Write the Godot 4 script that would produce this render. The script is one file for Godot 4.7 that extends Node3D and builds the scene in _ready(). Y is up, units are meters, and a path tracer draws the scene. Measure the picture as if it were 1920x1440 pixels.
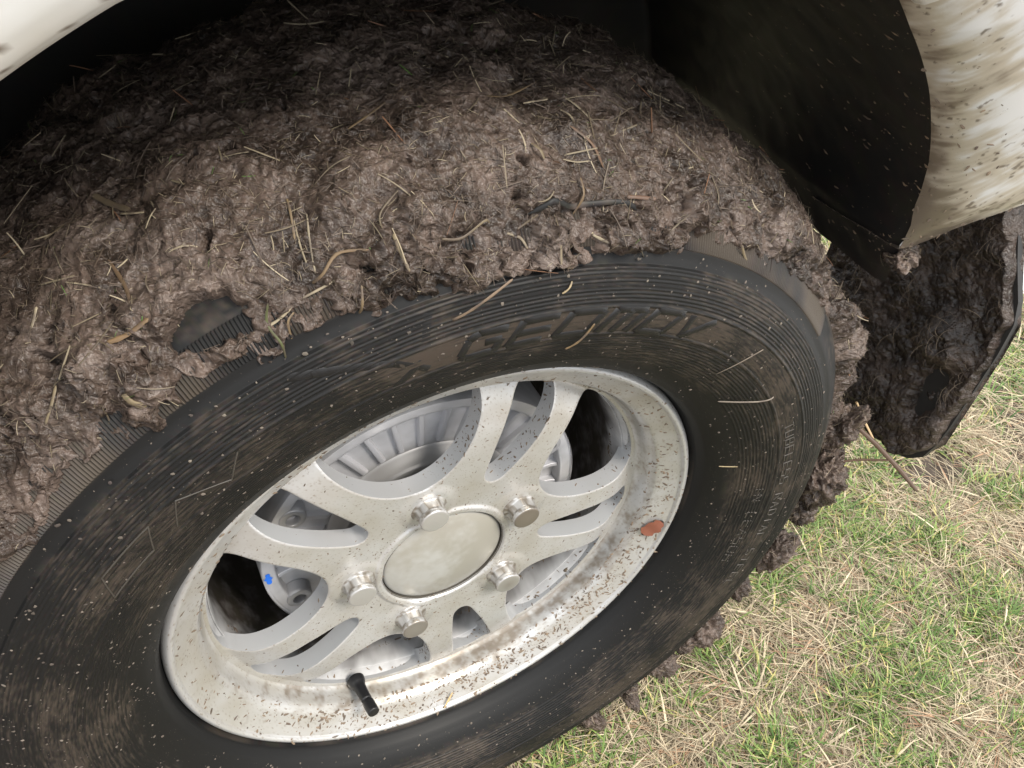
extends Node3D

const HUB := 0.335
const PHASE := 15.0          # angle of the first lug nut, degrees from straight up towards the front
var rng := RandomNumberGenerator.new()
var car: Node3D
var wheel: Node3D
var names := {}
# coarse tyre profile, kept for the mud that sits on it
var prof_p := PackedVector2Array()
var prof_n := PackedVector2Array()
var prof_s := PackedFloat32Array()
# the mud on the tyre, kept so that stalks can be laid on it
var mud_p := PackedVector3Array()
var mud_nrm := PackedVector3Array()
var mud_t := PackedFloat32Array()
var mud_nu := 0
var mud_nv := 0
const MUD_A0 := -185.0
const MUD_A1 := 82.0
const MUD_S0 := 0.008
const MUD_S1 := 0.300


# ---------------------------------------------------------------- helpers
func lin(r: float, g: float, b: float) -> Color:
	return Color(r, g, b).linear_to_srgb()

func noise(sd: int, freq: float, oct := 3, kind := FastNoiseLite.TYPE_SIMPLEX_SMOOTH) -> FastNoiseLite:
	var n := FastNoiseLite.new()
	n.seed = sd
	n.frequency = freq
	n.noise_type = kind
	n.fractal_type = FastNoiseLite.FRACTAL_FBM
	n.fractal_octaves = oct
	return n

func mat(c: Color, rough := 0.6, metal := 0.0, vcol := false) -> StandardMaterial3D:
	var m := StandardMaterial3D.new()
	m.albedo_color = c
	m.roughness = rough
	m.metallic = metal
	m.vertex_color_use_as_albedo = vcol
	m.cull_mode = BaseMaterial3D.CULL_DISABLED
	return m

func numbered(called: String) -> String:
	var k: int = names.get(called, 0)
	names[called] = k + 1
	return called if k == 0 else "%s_%03d" % [called, k]

func tag(o: Node, label: String, category := "", group := "", kind := "") -> void:
	if label: o.set_meta("label", label)
	if category: o.set_meta("category", category)
	if group: o.set_meta("group", group)
	if kind: o.set_meta("kind", kind)

func obj(called: String, mesh: Mesh, m: Material, parent: Node) -> MeshInstance3D:
	var o := MeshInstance3D.new()
	o.name = numbered(called) if parent == self else called
	o.mesh = mesh
	o.material_override = m
	parent.add_child(o, true)
	return o

func arr_mesh(v: PackedVector3Array, n: PackedVector3Array, idx: PackedInt32Array, c := PackedColorArray()) -> ArrayMesh:
	var a := []
	a.resize(Mesh.ARRAY_MAX)
	a[Mesh.ARRAY_VERTEX] = v
	a[Mesh.ARRAY_NORMAL] = n
	a[Mesh.ARRAY_INDEX] = idx
	if c.size(): a[Mesh.ARRAY_COLOR] = c
	var am := ArrayMesh.new()
	am.add_surface_from_arrays(Mesh.PRIMITIVE_TRIANGLES, a)
	return am

# grid of nu x nv points (index i * nv + j); normals by central differences, out = flips them
func grid_normals(p: PackedVector3Array, nu: int, nv: int, closed: bool, flip: bool) -> PackedVector3Array:
	var n := PackedVector3Array()
	n.resize(p.size())
	for i in nu:
		var ia := (i - 1 + nu) % nu if closed else maxi(i - 1, 0)
		var ib := (i + 1) % nu if closed else mini(i + 1, nu - 1)
		for j in nv:
			var du := p[ib * nv + j] - p[ia * nv + j]
			var dv := p[i * nv + mini(j + 1, nv - 1)] - p[i * nv + maxi(j - 1, 0)]
			var q := du.cross(dv)
			if q.length_squared() < 1e-22:
				var jj := j - 1 if j > 0 else j + 1
				du = p[ib * nv + jj] - p[ia * nv + jj]
				q = du.cross(dv)
			q = q.normalized()
			n[i * nv + j] = -q if flip else q
	return n

func grid_index(nu: int, nv: int, closed: bool, flip: bool) -> PackedInt32Array:
	var idx := PackedInt32Array()
	var last := nu if closed else nu - 1
	idx.resize(last * (nv - 1) * 6)
	var k := 0
	for i in last:
		var a := i * nv
		var b := ((i + 1) % nu) * nv
		for j in nv - 1:
			if flip:
				idx[k] = a + j; idx[k + 1] = b + j; idx[k + 2] = a + j + 1
				idx[k + 3] = b + j; idx[k + 4] = b + j + 1; idx[k + 5] = a + j + 1
			else:
				idx[k] = a + j; idx[k + 1] = a + j + 1; idx[k + 2] = b + j
				idx[k + 3] = b + j; idx[k + 4] = a + j + 1; idx[k + 5] = b + j + 1
			k += 6
	return idx

func grid_mesh(p: PackedVector3Array, nu: int, nv: int, closed := false, flip := false, c := PackedColorArray()) -> ArrayMesh:
	return arr_mesh(p, grid_normals(p, nu, nv, closed, flip), grid_index(nu, nv, closed, flip), c)

# normals for any indexed mesh, turned to the side that the first triangles face (clockwise front)
func soft_normals(v: PackedVector3Array, idx: PackedInt32Array) -> PackedVector3Array:
	var n := PackedVector3Array()
	n.resize(v.size())
	for t in range(0, idx.size(), 3):
		var a := idx[t]; var b := idx[t + 1]; var c := idx[t + 2]
		var q := (v[c] - v[a]).cross(v[b] - v[a])
		n[a] += q; n[b] += q; n[c] += q
	for i in n.size():
		n[i] = n[i].normalized()
	return n

func rp(deg: float, r: float, z: float) -> Vector3:
	var a := deg_to_rad(deg)
	return Vector3(-r * sin(a), r * cos(a), z)

func smooth_line(ctrl: PackedVector2Array, step: float) -> PackedVector2Array:
	var out := PackedVector2Array()
	for i in ctrl.size() - 1:
		var p0 := ctrl[maxi(i - 1, 0)]; var p1 := ctrl[i]; var p2 := ctrl[i + 1]; var p3 := ctrl[mini(i + 2, ctrl.size() - 1)]
		var k := maxi(1, int(ceil(p1.distance_to(p2) / step)))
		for j in k:
			out.append(p1.cubic_interpolate(p2, p0, p3, float(j) / k))
	out.append(ctrl[ctrl.size() - 1])
	return out

# lathe round the wheel's axle (z); profile of (r, z)
func lathe(pr: PackedVector2Array, nu: int, flip := false, col = null) -> ArrayMesh:
	var p := PackedVector3Array()
	var c := PackedColorArray()
	for i in nu:
		for q in pr:
			var w := rp(-360.0 * i / nu, q.x, q.y)
			p.append(w)
			if col != null: c.append(col.call(w))
	return grid_mesh(p, nu, pr.size(), true, flip, c)

func tube(pts: PackedVector3Array, radii: PackedFloat32Array, sides := 6) -> ArrayMesh:
	var p := PackedVector3Array()
	var up := Vector3(0.31, 0.52, 0.8).normalized()
	for i in pts.size():
		var d := (pts[mini(i + 1, pts.size() - 1)] - pts[maxi(i - 1, 0)]).normalized()
		var x := d.cross(up).normalized()
		var y := x.cross(d)
		for k in sides + 1:
			var t := TAU * k / sides
			p.append(pts[i] + (x * cos(t) + y * sin(t)) * radii[i])
	return grid_mesh(p, pts.size(), sides + 1, false, false)

func lerp_table(t: Array, x: float) -> float:
	if x <= t[0][0]: return t[0][1]
	for i in t.size() - 1:
		if x <= t[i + 1][0]:
			return lerpf(t[i][1], t[i + 1][1], smoothstep(0, 1, (x - t[i][0]) / (t[i + 1][0] - t[i][0])))
	return t[t.size() - 1][1]

# ---------------------------------------------------------------- scene
func _ready() -> void:
	rng.seed = 71
	var cam := Camera3D.new()
	cam.name = "camera"
	cam.transform = Transform3D(Basis(Vector3(0.89126, 0.12644, 0.43551), Vector3(0.21023, 0.73572, -0.64383), Vector3(-0.40182, 0.66538, 0.62914)).orthonormalized(), Vector3(-0.19847, 0.89073, 0.34152))
	cam.fov = 46.92
	cam.near = 0.02
	cam.far = 400.0
	add_child(cam)
	cam.current = true
	var env := Environment.new()
	env.background_mode = Environment.BG_SKY
	var sm := ProceduralSkyMaterial.new()
	sm.sky_top_color = Color(0.97, 0.985, 1.0)
	sm.sky_horizon_color = Color(0.70, 0.72, 0.75)
	sm.sky_curve = 0.35
	sm.ground_bottom_color = Color(0.32, 0.31, 0.26)
	sm.ground_horizon_color = Color(0.45, 0.45, 0.40)
	var sky := Sky.new()
	sky.sky_material = sm
	env.sky = sky
	env.background_energy_multiplier = 1.0
	env.tonemap_mode = Environment.TONE_MAPPER_LINEAR
	env.tonemap_exposure = 2.6
	env.sdfgi_enabled = true
	env.ssao_enabled = true
	env.ssil_enabled = true
	var we := WorldEnvironment.new()
	we.name = "world_environment"
	we.environment = env
	add_child(we)
	var sun := DirectionalLight3D.new()
	sun.name = "sun"
	sun.light_energy = 0.5
	sun.light_color = Color(1.0, 0.97, 0.93)
	sun.light_angular_distance = 18.0
	sun.shadow_enabled = true
	add_child(sun)
	sun.look_at_from_position(Vector3(0.35, 1.0, 0.75), Vector3.ZERO)

	build_ground()
	car = Node3D.new()
	car.name = "muddy_car"
	tag(car, "muddy white car seen close up at its wheel, arch, bumper corner and mud flap", "car")
	add_child(car)
	wheel = Node3D.new()
	wheel.name = "wheel"
	wheel.position = Vector3(0, HUB, 0)
	car.add_child(wheel)
	build_body()
	build_drum()
	build_rim()
	build_tyre()
	build_mud()
	build_flap_mud()
	build_stalks()
	build_grass()

# ---------------------------------------------------------------- ground
func ground_height(x: float, z: float) -> float:
	var y := 0.012 * gn1.get_noise_2d(x, z) + 0.006 * gn2.get_noise_2d(x, z)
	return y - 0.006

var gn1 := noise(11, 2.2, 3)
var gn2 := noise(12, 14.0, 3)
var patch_n := noise(13, 3.4, 3)
var fine_n := noise(14, 60.0, 3)

# how bare and muddy the soil is, 0 to 1
func bareness(x: float, z: float) -> float:
	return clampf(maxf(maxf(1.0 - Vector2((x - 0.86) / 0.24, (z + 0.13) / 0.10).length(), 1.0 - Vector2((x - 0.2) / 0.36, (z + 0.03) / 0.10).length()), 1.5 * (gn2.get_noise_2d(x * 0.55 + 4.0, z * 0.55) - 0.18)), 0, 1)

func build_ground() -> void:
	# fine sheet near the wheel, growing coarser outwards to the horizon
	var xs := PackedFloat32Array()
	var zs := PackedFloat32Array()
	for s in [xs, zs]:
		var lo: float = -1.2 if s == xs else -1.4
		var hi: float = 2.2 if s == xs else 1.2
		for k in range(22, 0, -1): s.append(lo - 0.03 * (pow(1.42, k) - 1.0) / 0.42)
		var n := int((hi - lo) / 0.012)
		for k in n + 1: s.append(lerpf(lo, hi, float(k) / n))
		for k in range(1, 23): s.append(hi + 0.03 * (pow(1.42, k) - 1.0) / 0.42)
	var p := PackedVector3Array()
	var c := PackedColorArray()
	for x in xs:
		for z in zs:
			var f := fine_n.get_noise_2d(x, z)
			var bare := smoothstep(0.02, 0.4, bareness(x, z))
			p.append(Vector3(x, ground_height(x, z) + (0.004 + 0.009 * bare) * f, z))
			var t := patch_n.get_noise_2d(x * 2.0, z * 2.0) * 0.5 + 0.5 + 0.35 * f
			c.append(Color(0.062, 0.047, 0.038).lerp(Color(0.30, 0.24, 0.165), clampf(t * 1.2 - 0.25, 0, 1) * (1.0 - 0.85 * bare)))
	var g := obj("ground", grid_mesh(p, xs.size(), zs.size(), false, true, c), mat(Color.WHITE, 0.95, 0.0, true), self)
	tag(g, "muddy field soil with trodden straw under the grass", "", "", "structure")
	# added pale sheet that stands in for the white glare behind the car
	var pv := PackedVector3Array()
	for i in 40:
		for j in 3:
			var q := Vector3(1.36 + 0.05 * gn2.get_noise_2d(i * 0.3, 1.0) + (0.0 if j == 0 else 0.03 if j == 1 else 9.0) + (-14.0 + i * 0.4) * -0.12, 0.022, -14.0 + i * 0.4)
			if j == 0: q.y = -0.02
			pv.append(q)
	var glare_sheet := obj("glare_sheet", grid_mesh(pv, 40, 3, false, false), mat(lin(0.82, 0.81, 0.78), 0.8), self)
	tag(glare_sheet, "pale sheet added for the white glare behind the car", "", "", "structure")

func blade_mesh(seg: int, bend: float) -> ArrayMesh:
	var v := PackedVector3Array()
	var n := PackedVector3Array()
	var idx := PackedInt32Array()
	for i in seg + 1:
		var t := float(i) / seg
		var w := 0.5 * (1.0 - pow(t, 2.2)) * (0.75 + 0.5 * t)
		var y := t * (1.0 - 0.25 * bend * t)
		var z := bend * t * t
		for s in [-1, 0, 1]:
			v.append(Vector3(s * w, y, z + (0.02 * w if s != 0 else 0.0)))
			n.append(Vector3(s * 0.4, 0.35, -0.85).normalized())
	for i in seg:
		for k in 2:
			var a := i * 3 + k
			idx.append_array(PackedInt32Array([a, a + 3, a + 1, a + 1, a + 3, a + 4]))
	n = soft_normals(v, idx)
	return arr_mesh(v, n, idx)

func multi(called: String, mesh: Mesh, xf: Array, cols: PackedColorArray, m: Material, parent: Node) -> MultiMeshInstance3D:
	var mm := MultiMesh.new()
	mm.transform_format = MultiMesh.TRANSFORM_3D
	mm.use_colors = true
	mm.mesh = mesh
	mm.instance_count = xf.size()
	for i in xf.size():
		mm.set_instance_transform(i, xf[i])
		mm.set_instance_color(i, cols[i])
	var o := MultiMeshInstance3D.new()
	o.name = numbered(called) if parent == self else called
	o.multimesh = mm
	o.material_override = m
	o.set_meta("kind", "stuff")
	parent.add_child(o, true)
	return o

func green(i: float) -> Color:
	return Color(0.040, 0.100, 0.014).lerp(Color(0.22, 0.31, 0.075), i)

func straw_col(i: float) -> Color:
	return Color(0.16, 0.12, 0.075).lerp(Color(0.62, 0.52, 0.355), i)

func blade_xf(x: float, z: float, h: float, w: float, lean: float, y0 := 0.0) -> Transform3D:
	var b := Basis(Vector3.UP, rng.randf() * TAU) * Basis(Vector3.RIGHT, lean)
	b = b * Basis.from_scale(Vector3(w, h, h))
	return Transform3D(b, Vector3(x, ground_height(x, z) + y0, z))

func build_grass() -> void:
	var gx := []; var gc := PackedColorArray()
	var sx := []; var sc := PackedColorArray()
	var tries := 460000
	for i in tries:
		# density falls off away from the wheel
		var d := pow(rng.randf(), 1.5)
		var x := lerpf(-0.2, 1.55, rng.randf()) if i % 3 == 0 else lerpf(0.0, 1.0, rng.randf())
		var z := lerpf(-0.9, 0.6, rng.randf()) if i % 3 == 0 else lerpf(-0.3, 0.35, rng.randf())
		if x > 1.40 - 0.12 * z or (x < 0.05 and z < -0.1): continue
		var pn := 1.25 * patch_n.get_noise_2d(x * 2.2, z * 2.2) + 0.5 * gn2.get_noise_2d(x * 1.5 + 9.0, z * 1.5)
		# bare mud right under the flap and by the tyre
		var bare := bareness(x, z)
		if bare > 0.0 and rng.randf() < bare * 1.35: continue
		var lush := smoothstep(-0.22, 0.38, pn)
		if rng.randf() < lush * 0.64 + 0.04:
			gx.append(blade_xf(x, z, rng.randf_range(0.014, 0.046), rng.randf_range(0.0014, 0.0032), rng.randf_range(0.1, 1.35)))
			var g := green(rng.randf())
			if rng.randf() < 0.2: g = g.lerp(Color(0.55, 0.46, 0.17), rng.randf())
			gc.append(g)
		if rng.randf() < 0.66 - 0.34 * lush:
			sx.append(blade_xf(x, z, rng.randf_range(0.018, 0.075), rng.randf_range(0.0007, 0.0017) if rng.randf() < 0.95 else 0.0032, rng.randf_range(1.0, 1.56), rng.randf_range(0.0, 0.010)))
			var q := straw_col(pow(rng.randf(), 1.0))
			if rng.randf() < 0.10: q = q.lerp(Color(0.34, 0.15, 0.07), 0.6)
			sc.append(q)
	var m := mat(Color.WHITE, 0.55, 0.0, true)
	m.backlight_enabled = true
	m.backlight = Color(0.25, 0.25, 0.2)
	var ms := mat(Color.WHITE, 0.7, 0.0, true)
	var g1 := multi("grass", blade_mesh(4, 0.45), gx, gc, m, self)
	tag(g1, "short green grass growing in patches across the field", "grass")
	var g2 := multi("dead_grass", blade_mesh(3, 0.25), sx, sc, ms, self)
	tag(g2, "flattened pale dead grass and straw lying over the field", "dead grass")
	# separate green tufts
	var tufts := [
		[Vector2(0.735, 0.108), 90, 0.050, "dark green grass tuft nearest the right edge of the view"],
		[Vector2(0.655, 0.115), 80, 0.045, "dark blue-green grass tuft among bare pale straw, left of the one at the edge"],
		[Vector2(0.44, 0.20), 70, 0.05, "bright green grass tuft at the bottom of the view in front of straw"],
		[Vector2(0.30, 0.075), 50, 0.035, "small green grass tuft at the foot of the tyre"],
		[Vector2(0.60, -0.02), 70, 0.04, "green grass tuft beside the tyre's rounded mud clod"],
		[Vector2(1.08, -0.22), 60, 0.05, "light green grass tuft behind the mud flap"]]
	for k in tufts.size():
		var xf := []; var cc := PackedColorArray()
		var o: Vector2 = tufts[k][0]
		var root := Vector3(o.x, 0, o.y)
		var v := PackedVector3Array(); var n := PackedVector3Array(); var idx := PackedInt32Array(); var c := PackedColorArray()
		var bm: Array = blade_mesh(4, 0.6).surface_get_arrays(0)
		for i in int(tufts[k][1]):
			var a := rng.randf() * TAU
			var rr := 0.014 * sqrt(rng.randf())
			var x := o.x + rr * cos(a); var z := o.y + rr * sin(a)
			var b := Basis(Vector3.UP, -a + PI / 2 + rng.randf_range(-0.7, 0.7)) * Basis(Vector3.RIGHT, rng.randf_range(0.1, 1.0))
			b = b * Basis.from_scale(Vector3(rng.randf_range(0.0018, 0.0032), 1, 1) * Vector3(1, float(tufts[k][2]) * rng.randf_range(0.6, 1.1), float(tufts[k][2])))
			var t := Transform3D(b, Vector3(x, ground_height(x, z), z) - root)
			var at := v.size()
			var g := green(rng.randf() * (0.45 if k < 2 else 0.9))
			for q in bm[Mesh.ARRAY_VERTEX]: v.append(t * q); c.append(g)
			for q in bm[Mesh.ARRAY_NORMAL]: n.append((b.orthonormalized() * q))
			for q in bm[Mesh.ARRAY_INDEX]: idx.append(at + q)
		var tf := obj("grass_tuft", arr_mesh(v, n, idx, c), m, self)
		tf.position = root
		tag(tf, tufts[k][3], "grass", "green tufts in the field")

# ---------------------------------------------------------------- car body
const ARCH := [[-70.0, 0.398, -0.03], [-54.0, 0.404, 0.0], [-50.6, 0.4135, 0.012], [-46.4, 0.423, 0.020], [-42.0, 0.432, 0.027], [-36.6, 0.440, 0.035], [-32.5, 0.4475, 0.040], [-28.4, 0.454, 0.045], [-24.5, 0.460, 0.050], [-20.8, 0.4685, 0.053], [-12.0, 0.478, 0.055], [0.0, 0.483, 0.055], [21.0, 0.4825, 0.052], [26.0, 0.4765, 0.050], [60.0, 0.470, 0.046], [106.0, 0.468, 0.04]]

func arch_edge(a: float) -> Vector2:
	for i in ARCH.size() - 1:
		if a <= ARCH[i + 1][0]:
			var f := clampf((a - ARCH[i][0]) / (ARCH[i + 1][0] - ARCH[i][0]), 0, 1)
			return Vector2(lerpf(ARCH[i][1], ARCH[i + 1][1], f), lerpf(ARCH[i][2], ARCH[i + 1][2], f))
	return Vector2(0.468, 0.04)

func build_body() -> void:
	var dirt := noise(21, 14.0, 4)
	var streak := noise(22, 1.0, 3)
	var fleck_n := noise(23, 170.0, 2)
	var paint := mat(Color.WHITE, 0.28, 0.0, true)
	paint.clearcoat_enabled = true
	paint.clearcoat = 0.4
	var dull := mat(Color.WHITE, 0.6, 0.0, true)
	# front and top of the arch: rolled lip, flare, flank
	var sec := [[0.016, -0.070], [0.010, -0.045], [0.005, -0.022], [0.001, -0.008], [0.0, 0.0], [0.001, 0.005], [0.005, 0.010], [0.014, 0.016], [0.028, 0.022], [0.045, 0.027], [0.07, 0.031], [0.11, 0.034], [0.18, 0.036], [0.30, 0.036], [0.5, 0.02], [0.62, -0.01]]
	var p := PackedVector3Array(); var c := PackedColorArray()
	var nu := 240
	for i in nu:
		var a := lerpf(84.0, -21.0, float(i) / (nu - 1))
		var e := arch_edge(a)
		for j in sec.size() * 3 - 2:
			var k := j / 3
			var f := (j % 3) / 3.0
			var s0: Array = sec[k]
			var s1: Array = sec[mini(k + 1, sec.size() - 1)]
			var off := lerpf(s0[0], s1[0], f)
			var q := rp(a, e.x + off, e.y + lerpf(s0[1], s1[1], f)) + Vector3(0, HUB, 0)
			p.append(q)
			var near := 1.0 - smoothstep(0.0, 0.022, off)
			var d := clampf(near * 0.5 + 0.55 * dirt.get_noise_3dv(q) - 0.1, 0, 0.8)
			var col := Color(0.72, 0.725, 0.71).lerp(Color(0.42, 0.33, 0.20), d * 0.6)
			if fleck_n.get_noise_3dv(q * 0.5) > 0.50: col = Color(0.16, 0.12, 0.09)
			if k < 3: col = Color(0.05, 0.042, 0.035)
			c.append(col)
	obj("quarter_panel", grid_mesh(p, nu, sec.size() * 3 - 2, false, false, c), paint, car)
	# rear: the bumper corner, lofted from the arch edge back
	p = PackedVector3Array(); c = PackedColorArray()
	var skin := PackedVector3Array()
	nu = 260
	var nv := 260
	for i in nu:
		var t := float(i) / (nu - 1)
		var a := lerpf(-20.6, -54.0, minf(t / 0.82, 1.0))
		var under := clampf((t - 0.82) / 0.18, 0, 1)
		var ed := arch_edge(a)
		var e := rp(a, ed.x, ed.y) + Vector3(0, HUB, 0)
		e += Vector3(0.010, -0.016, -0.10) * under
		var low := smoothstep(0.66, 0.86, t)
		# rearward sweep; the lower edge rises towards the back
		var b := Vector3(0.98, lerpf(1.05, 0.815, smoothstep(0.0, 0.85, t)), lerpf(0.075, 0.02, smoothstep(0.45, 0.9, t)) - 0.10 * under)
		for j in nv:
			var u := pow(float(j) / (nv - 1), 2.2)
			var q := e.lerp(b, u)
			var du := u * 0.65
			var bulge := 0.030 * (1.0 - exp(-du / 0.04)) * (1.0 - low)
			q.z += bulge - 0.012 * exp(-du / 0.004) * (1.0 - low)
			q.y -= 0.004 * (1.0 - exp(-du / 0.02)) * low
			p.append(q)
			var across := q.y - 0.52 * q.x
			var acr2 := (q.y - 1.9 * q.x) / 2.15
			var alo2 := (q.x + 1.9 * q.y) / 2.15
			var st := 0.8 * streak.get_noise_3d(alo2 * 7.0, acr2 * 70.0, q.z * 30.0) + 0.5 * streak.get_noise_3d(alo2 * 22.0, acr2 * 230.0, q.z * 60.0) + 0.5 * dirt.get_noise_3dv(q * 1.5)
			var rim_dirt := exp(-du / 0.013)
			var lowness := smoothstep(0.16, 0.0, across - 0.40)
			var mid := smoothstep(0.0, 0.03, du) * smoothstep(0.35, 0.05, across - 0.40)
			var blot := dirt.get_noise_3d(q.x * 1.2, q.y * 1.2, q.z * 0.6) + 0.5 * fleck_n.get_noise_3d(q.x * 0.22, q.y * 0.22, q.z * 0.22)
			var d := clampf(0.5 * smoothstep(0.07, 0.01, q.distance_to(Vector3(0.329, 0.572, 0.01))) + rim_dirt * (0.75 + 0.35 * lowness) + lowness * 0.28 + mid * 0.18 + 0.42 * st + 0.50 * blot - 0.06, 0, 1.2)
			var col := Color(0.64, 0.645, 0.64).lerp(Color(0.42, 0.36, 0.265), smoothstep(0.03, 0.45, d) * 0.8)
			col = col.lerp(Color(0.165, 0.128, 0.095), smoothstep(0.42, 0.9, d) * 0.9)
			var fl := fleck_n.get_noise_3d(alo2 * 0.7, acr2 * 0.9, q.z * 0.9) + 0.45 * dirt.get_noise_3dv(q * 1.5)
			var thr := 0.56 - 0.12 * lowness - 0.06 * mid
			col = col.lerp(Color(0.12, 0.092, 0.07), smoothstep(thr, thr + 0.14, fl) * 0.85)
			if (i * 31 + j * 17) % 7 == 0 and j > 3 and du < 0.25: skin.append(q)
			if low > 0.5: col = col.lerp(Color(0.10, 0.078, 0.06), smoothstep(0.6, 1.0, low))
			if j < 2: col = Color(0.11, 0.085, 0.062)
			c.append(col)
	obj("bumper", grid_mesh(p, nu, nv, false, false, c), paint, car)
	# flank above the bumper corner, out of the top of the view
	var fp := PackedVector3Array(); var fcol := PackedColorArray()
	for j in range(0, nv, 4):
		var q0 := p[j]
		var top := rp(lerpf(-21.0, -60.0, pow(float(j) / (nv - 1), 2.2)), 1.09, 0.04) + Vector3(0, HUB, 0)
		for k in 12:
			var f := k / 11.0
			fp.append(q0.lerp(top, f) + Vector3(0, 0, 0.03 * sin(PI * f) - 0.003))
			fcol.append(Color(0.72, 0.725, 0.71))
	obj("rear_panel", grid_mesh(fp, fp.size() / 12, 12, false, true, fcol), paint, car)
	# wheel well liner: shell behind the lip, and the inner wall
	var lm := noise(24, 30.0, 4)
	p = PackedVector3Array(); c = PackedColorArray()
	nu = 300
	nv = 110
	for i in nu:
		var a := lerpf(106.0, -62.0, float(i) / (nu - 1))
		var e := arch_edge(a)
		for j in nv:
			var t := float(j) / (nv - 1)
			var r := e.x + 0.004 - 0.003 * smoothstep(0.0, 0.02, t)
			var z := lerpf(e.y - 0.004, -0.34, minf(t / 0.72, 1.0))
			if t > 0.72: r = lerpf(r, 0.10, (t - 0.72) / 0.28)
			# pressed steps in the liner
			if t < 0.7 and a > 22.0:
				r -= 0.016 * smoothstep(0.0, 1.2, a - 27.0) * smoothstep(-0.015, -0.03, z) + 0.014 * smoothstep(0, 1.2, a - 38.0) * smoothstep(-0.05, -0.065, z)
			var q := rp(a, r, z) + Vector3(0, HUB, 0)
			var nn := lm.get_noise_3dv(q)
			q += rp(a, 1, 0) * (-0.0012 * nn) * smoothstep(0.0, 0.08, t)
			p.append(q)
			var col := Color(0.009, 0.0085, 0.008).lerp(Color(0.017, 0.0145, 0.0125), clampf(nn * 1.2 + 0.15 + smoothstep(-20, -50, a) * 0.25, 0, 1))
			c.append(col)
	obj("wheel_well_liner", grid_mesh(p, nu, nv, false, true, c), dull, car)
	# splashes of dried mud on the liner
	var fv := PackedVector3Array(); var fi := PackedInt32Array(); var fc := PackedColorArray()
	for i in 900:
		var a := rng.randf_range(45.0, -58.0)
		var e := arch_edge(a)
		var dr := rp(a, 1, 0)
		var fw := rp(a, e.x - 0.003, lerpf(e.y - 0.01, -0.20, pow(rng.randf(), 1.5))) + Vector3(0, HUB, 0)
		fleck(fv, fi, fc, fw, -dr, 0.0004 + 0.0018 * pow(rng.randf(), 4.0))
	for i in 1100:
		var q := skin[rng.randi() % skin.size()]
		var thick := smoothstep(0.30, 0.03, q.y - 0.52 * q.x - 0.40)
		if rng.randf() > 0.15 + 0.85 * thick: continue
		fleck(fv, fi, fc, q, Vector3(-0.25, -0.1, 1.0).normalized(), 0.00025 + 0.0020 * pow(rng.randf(), 7.0), 3.0)
	var fo := obj("mud_fleck", arr_mesh(fv, soft_normals(fv, fi), fi, fc), mat(Color.WHITE, 0.7, 0.0, true), car)
	fo.set_meta("kind", "stuff")
	# mud flap, a rubber sheet with rounded outer corners
	var ol := PackedVector2Array([Vector2(-0.16, 0.60), Vector2(-0.02, 0.60), Vector2(-0.004, 0.572), Vector2(0.012, 0.545), Vector2(0.030, 0.518), Vector2(0.037, 0.500), Vector2(0.039, 0.47), Vector2(0.0388, 0.42), Vector2(0.0385, 0.385), Vector2(0.037, 0.36), Vector2(0.032, 0.338), Vector2(0.020, 0.324), Vector2(0.005, 0.318), Vector2(-0.16, 0.317)])
	var cp := CSGPolygon3D.new()
	cp.name = "mud_flap"
	cp.polygon = ol
	cp.depth = 0.006
	cp.material = mat(lin(0.02, 0.019, 0.018), 0.55)
	cp.transform = Transform3D(Basis(Vector3(0, 0, 1), Vector3(0, 1, 0), Vector3(-1, 0, 0)), Vector3(0.462, 0, 0))
	car.add_child(cp)

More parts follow.
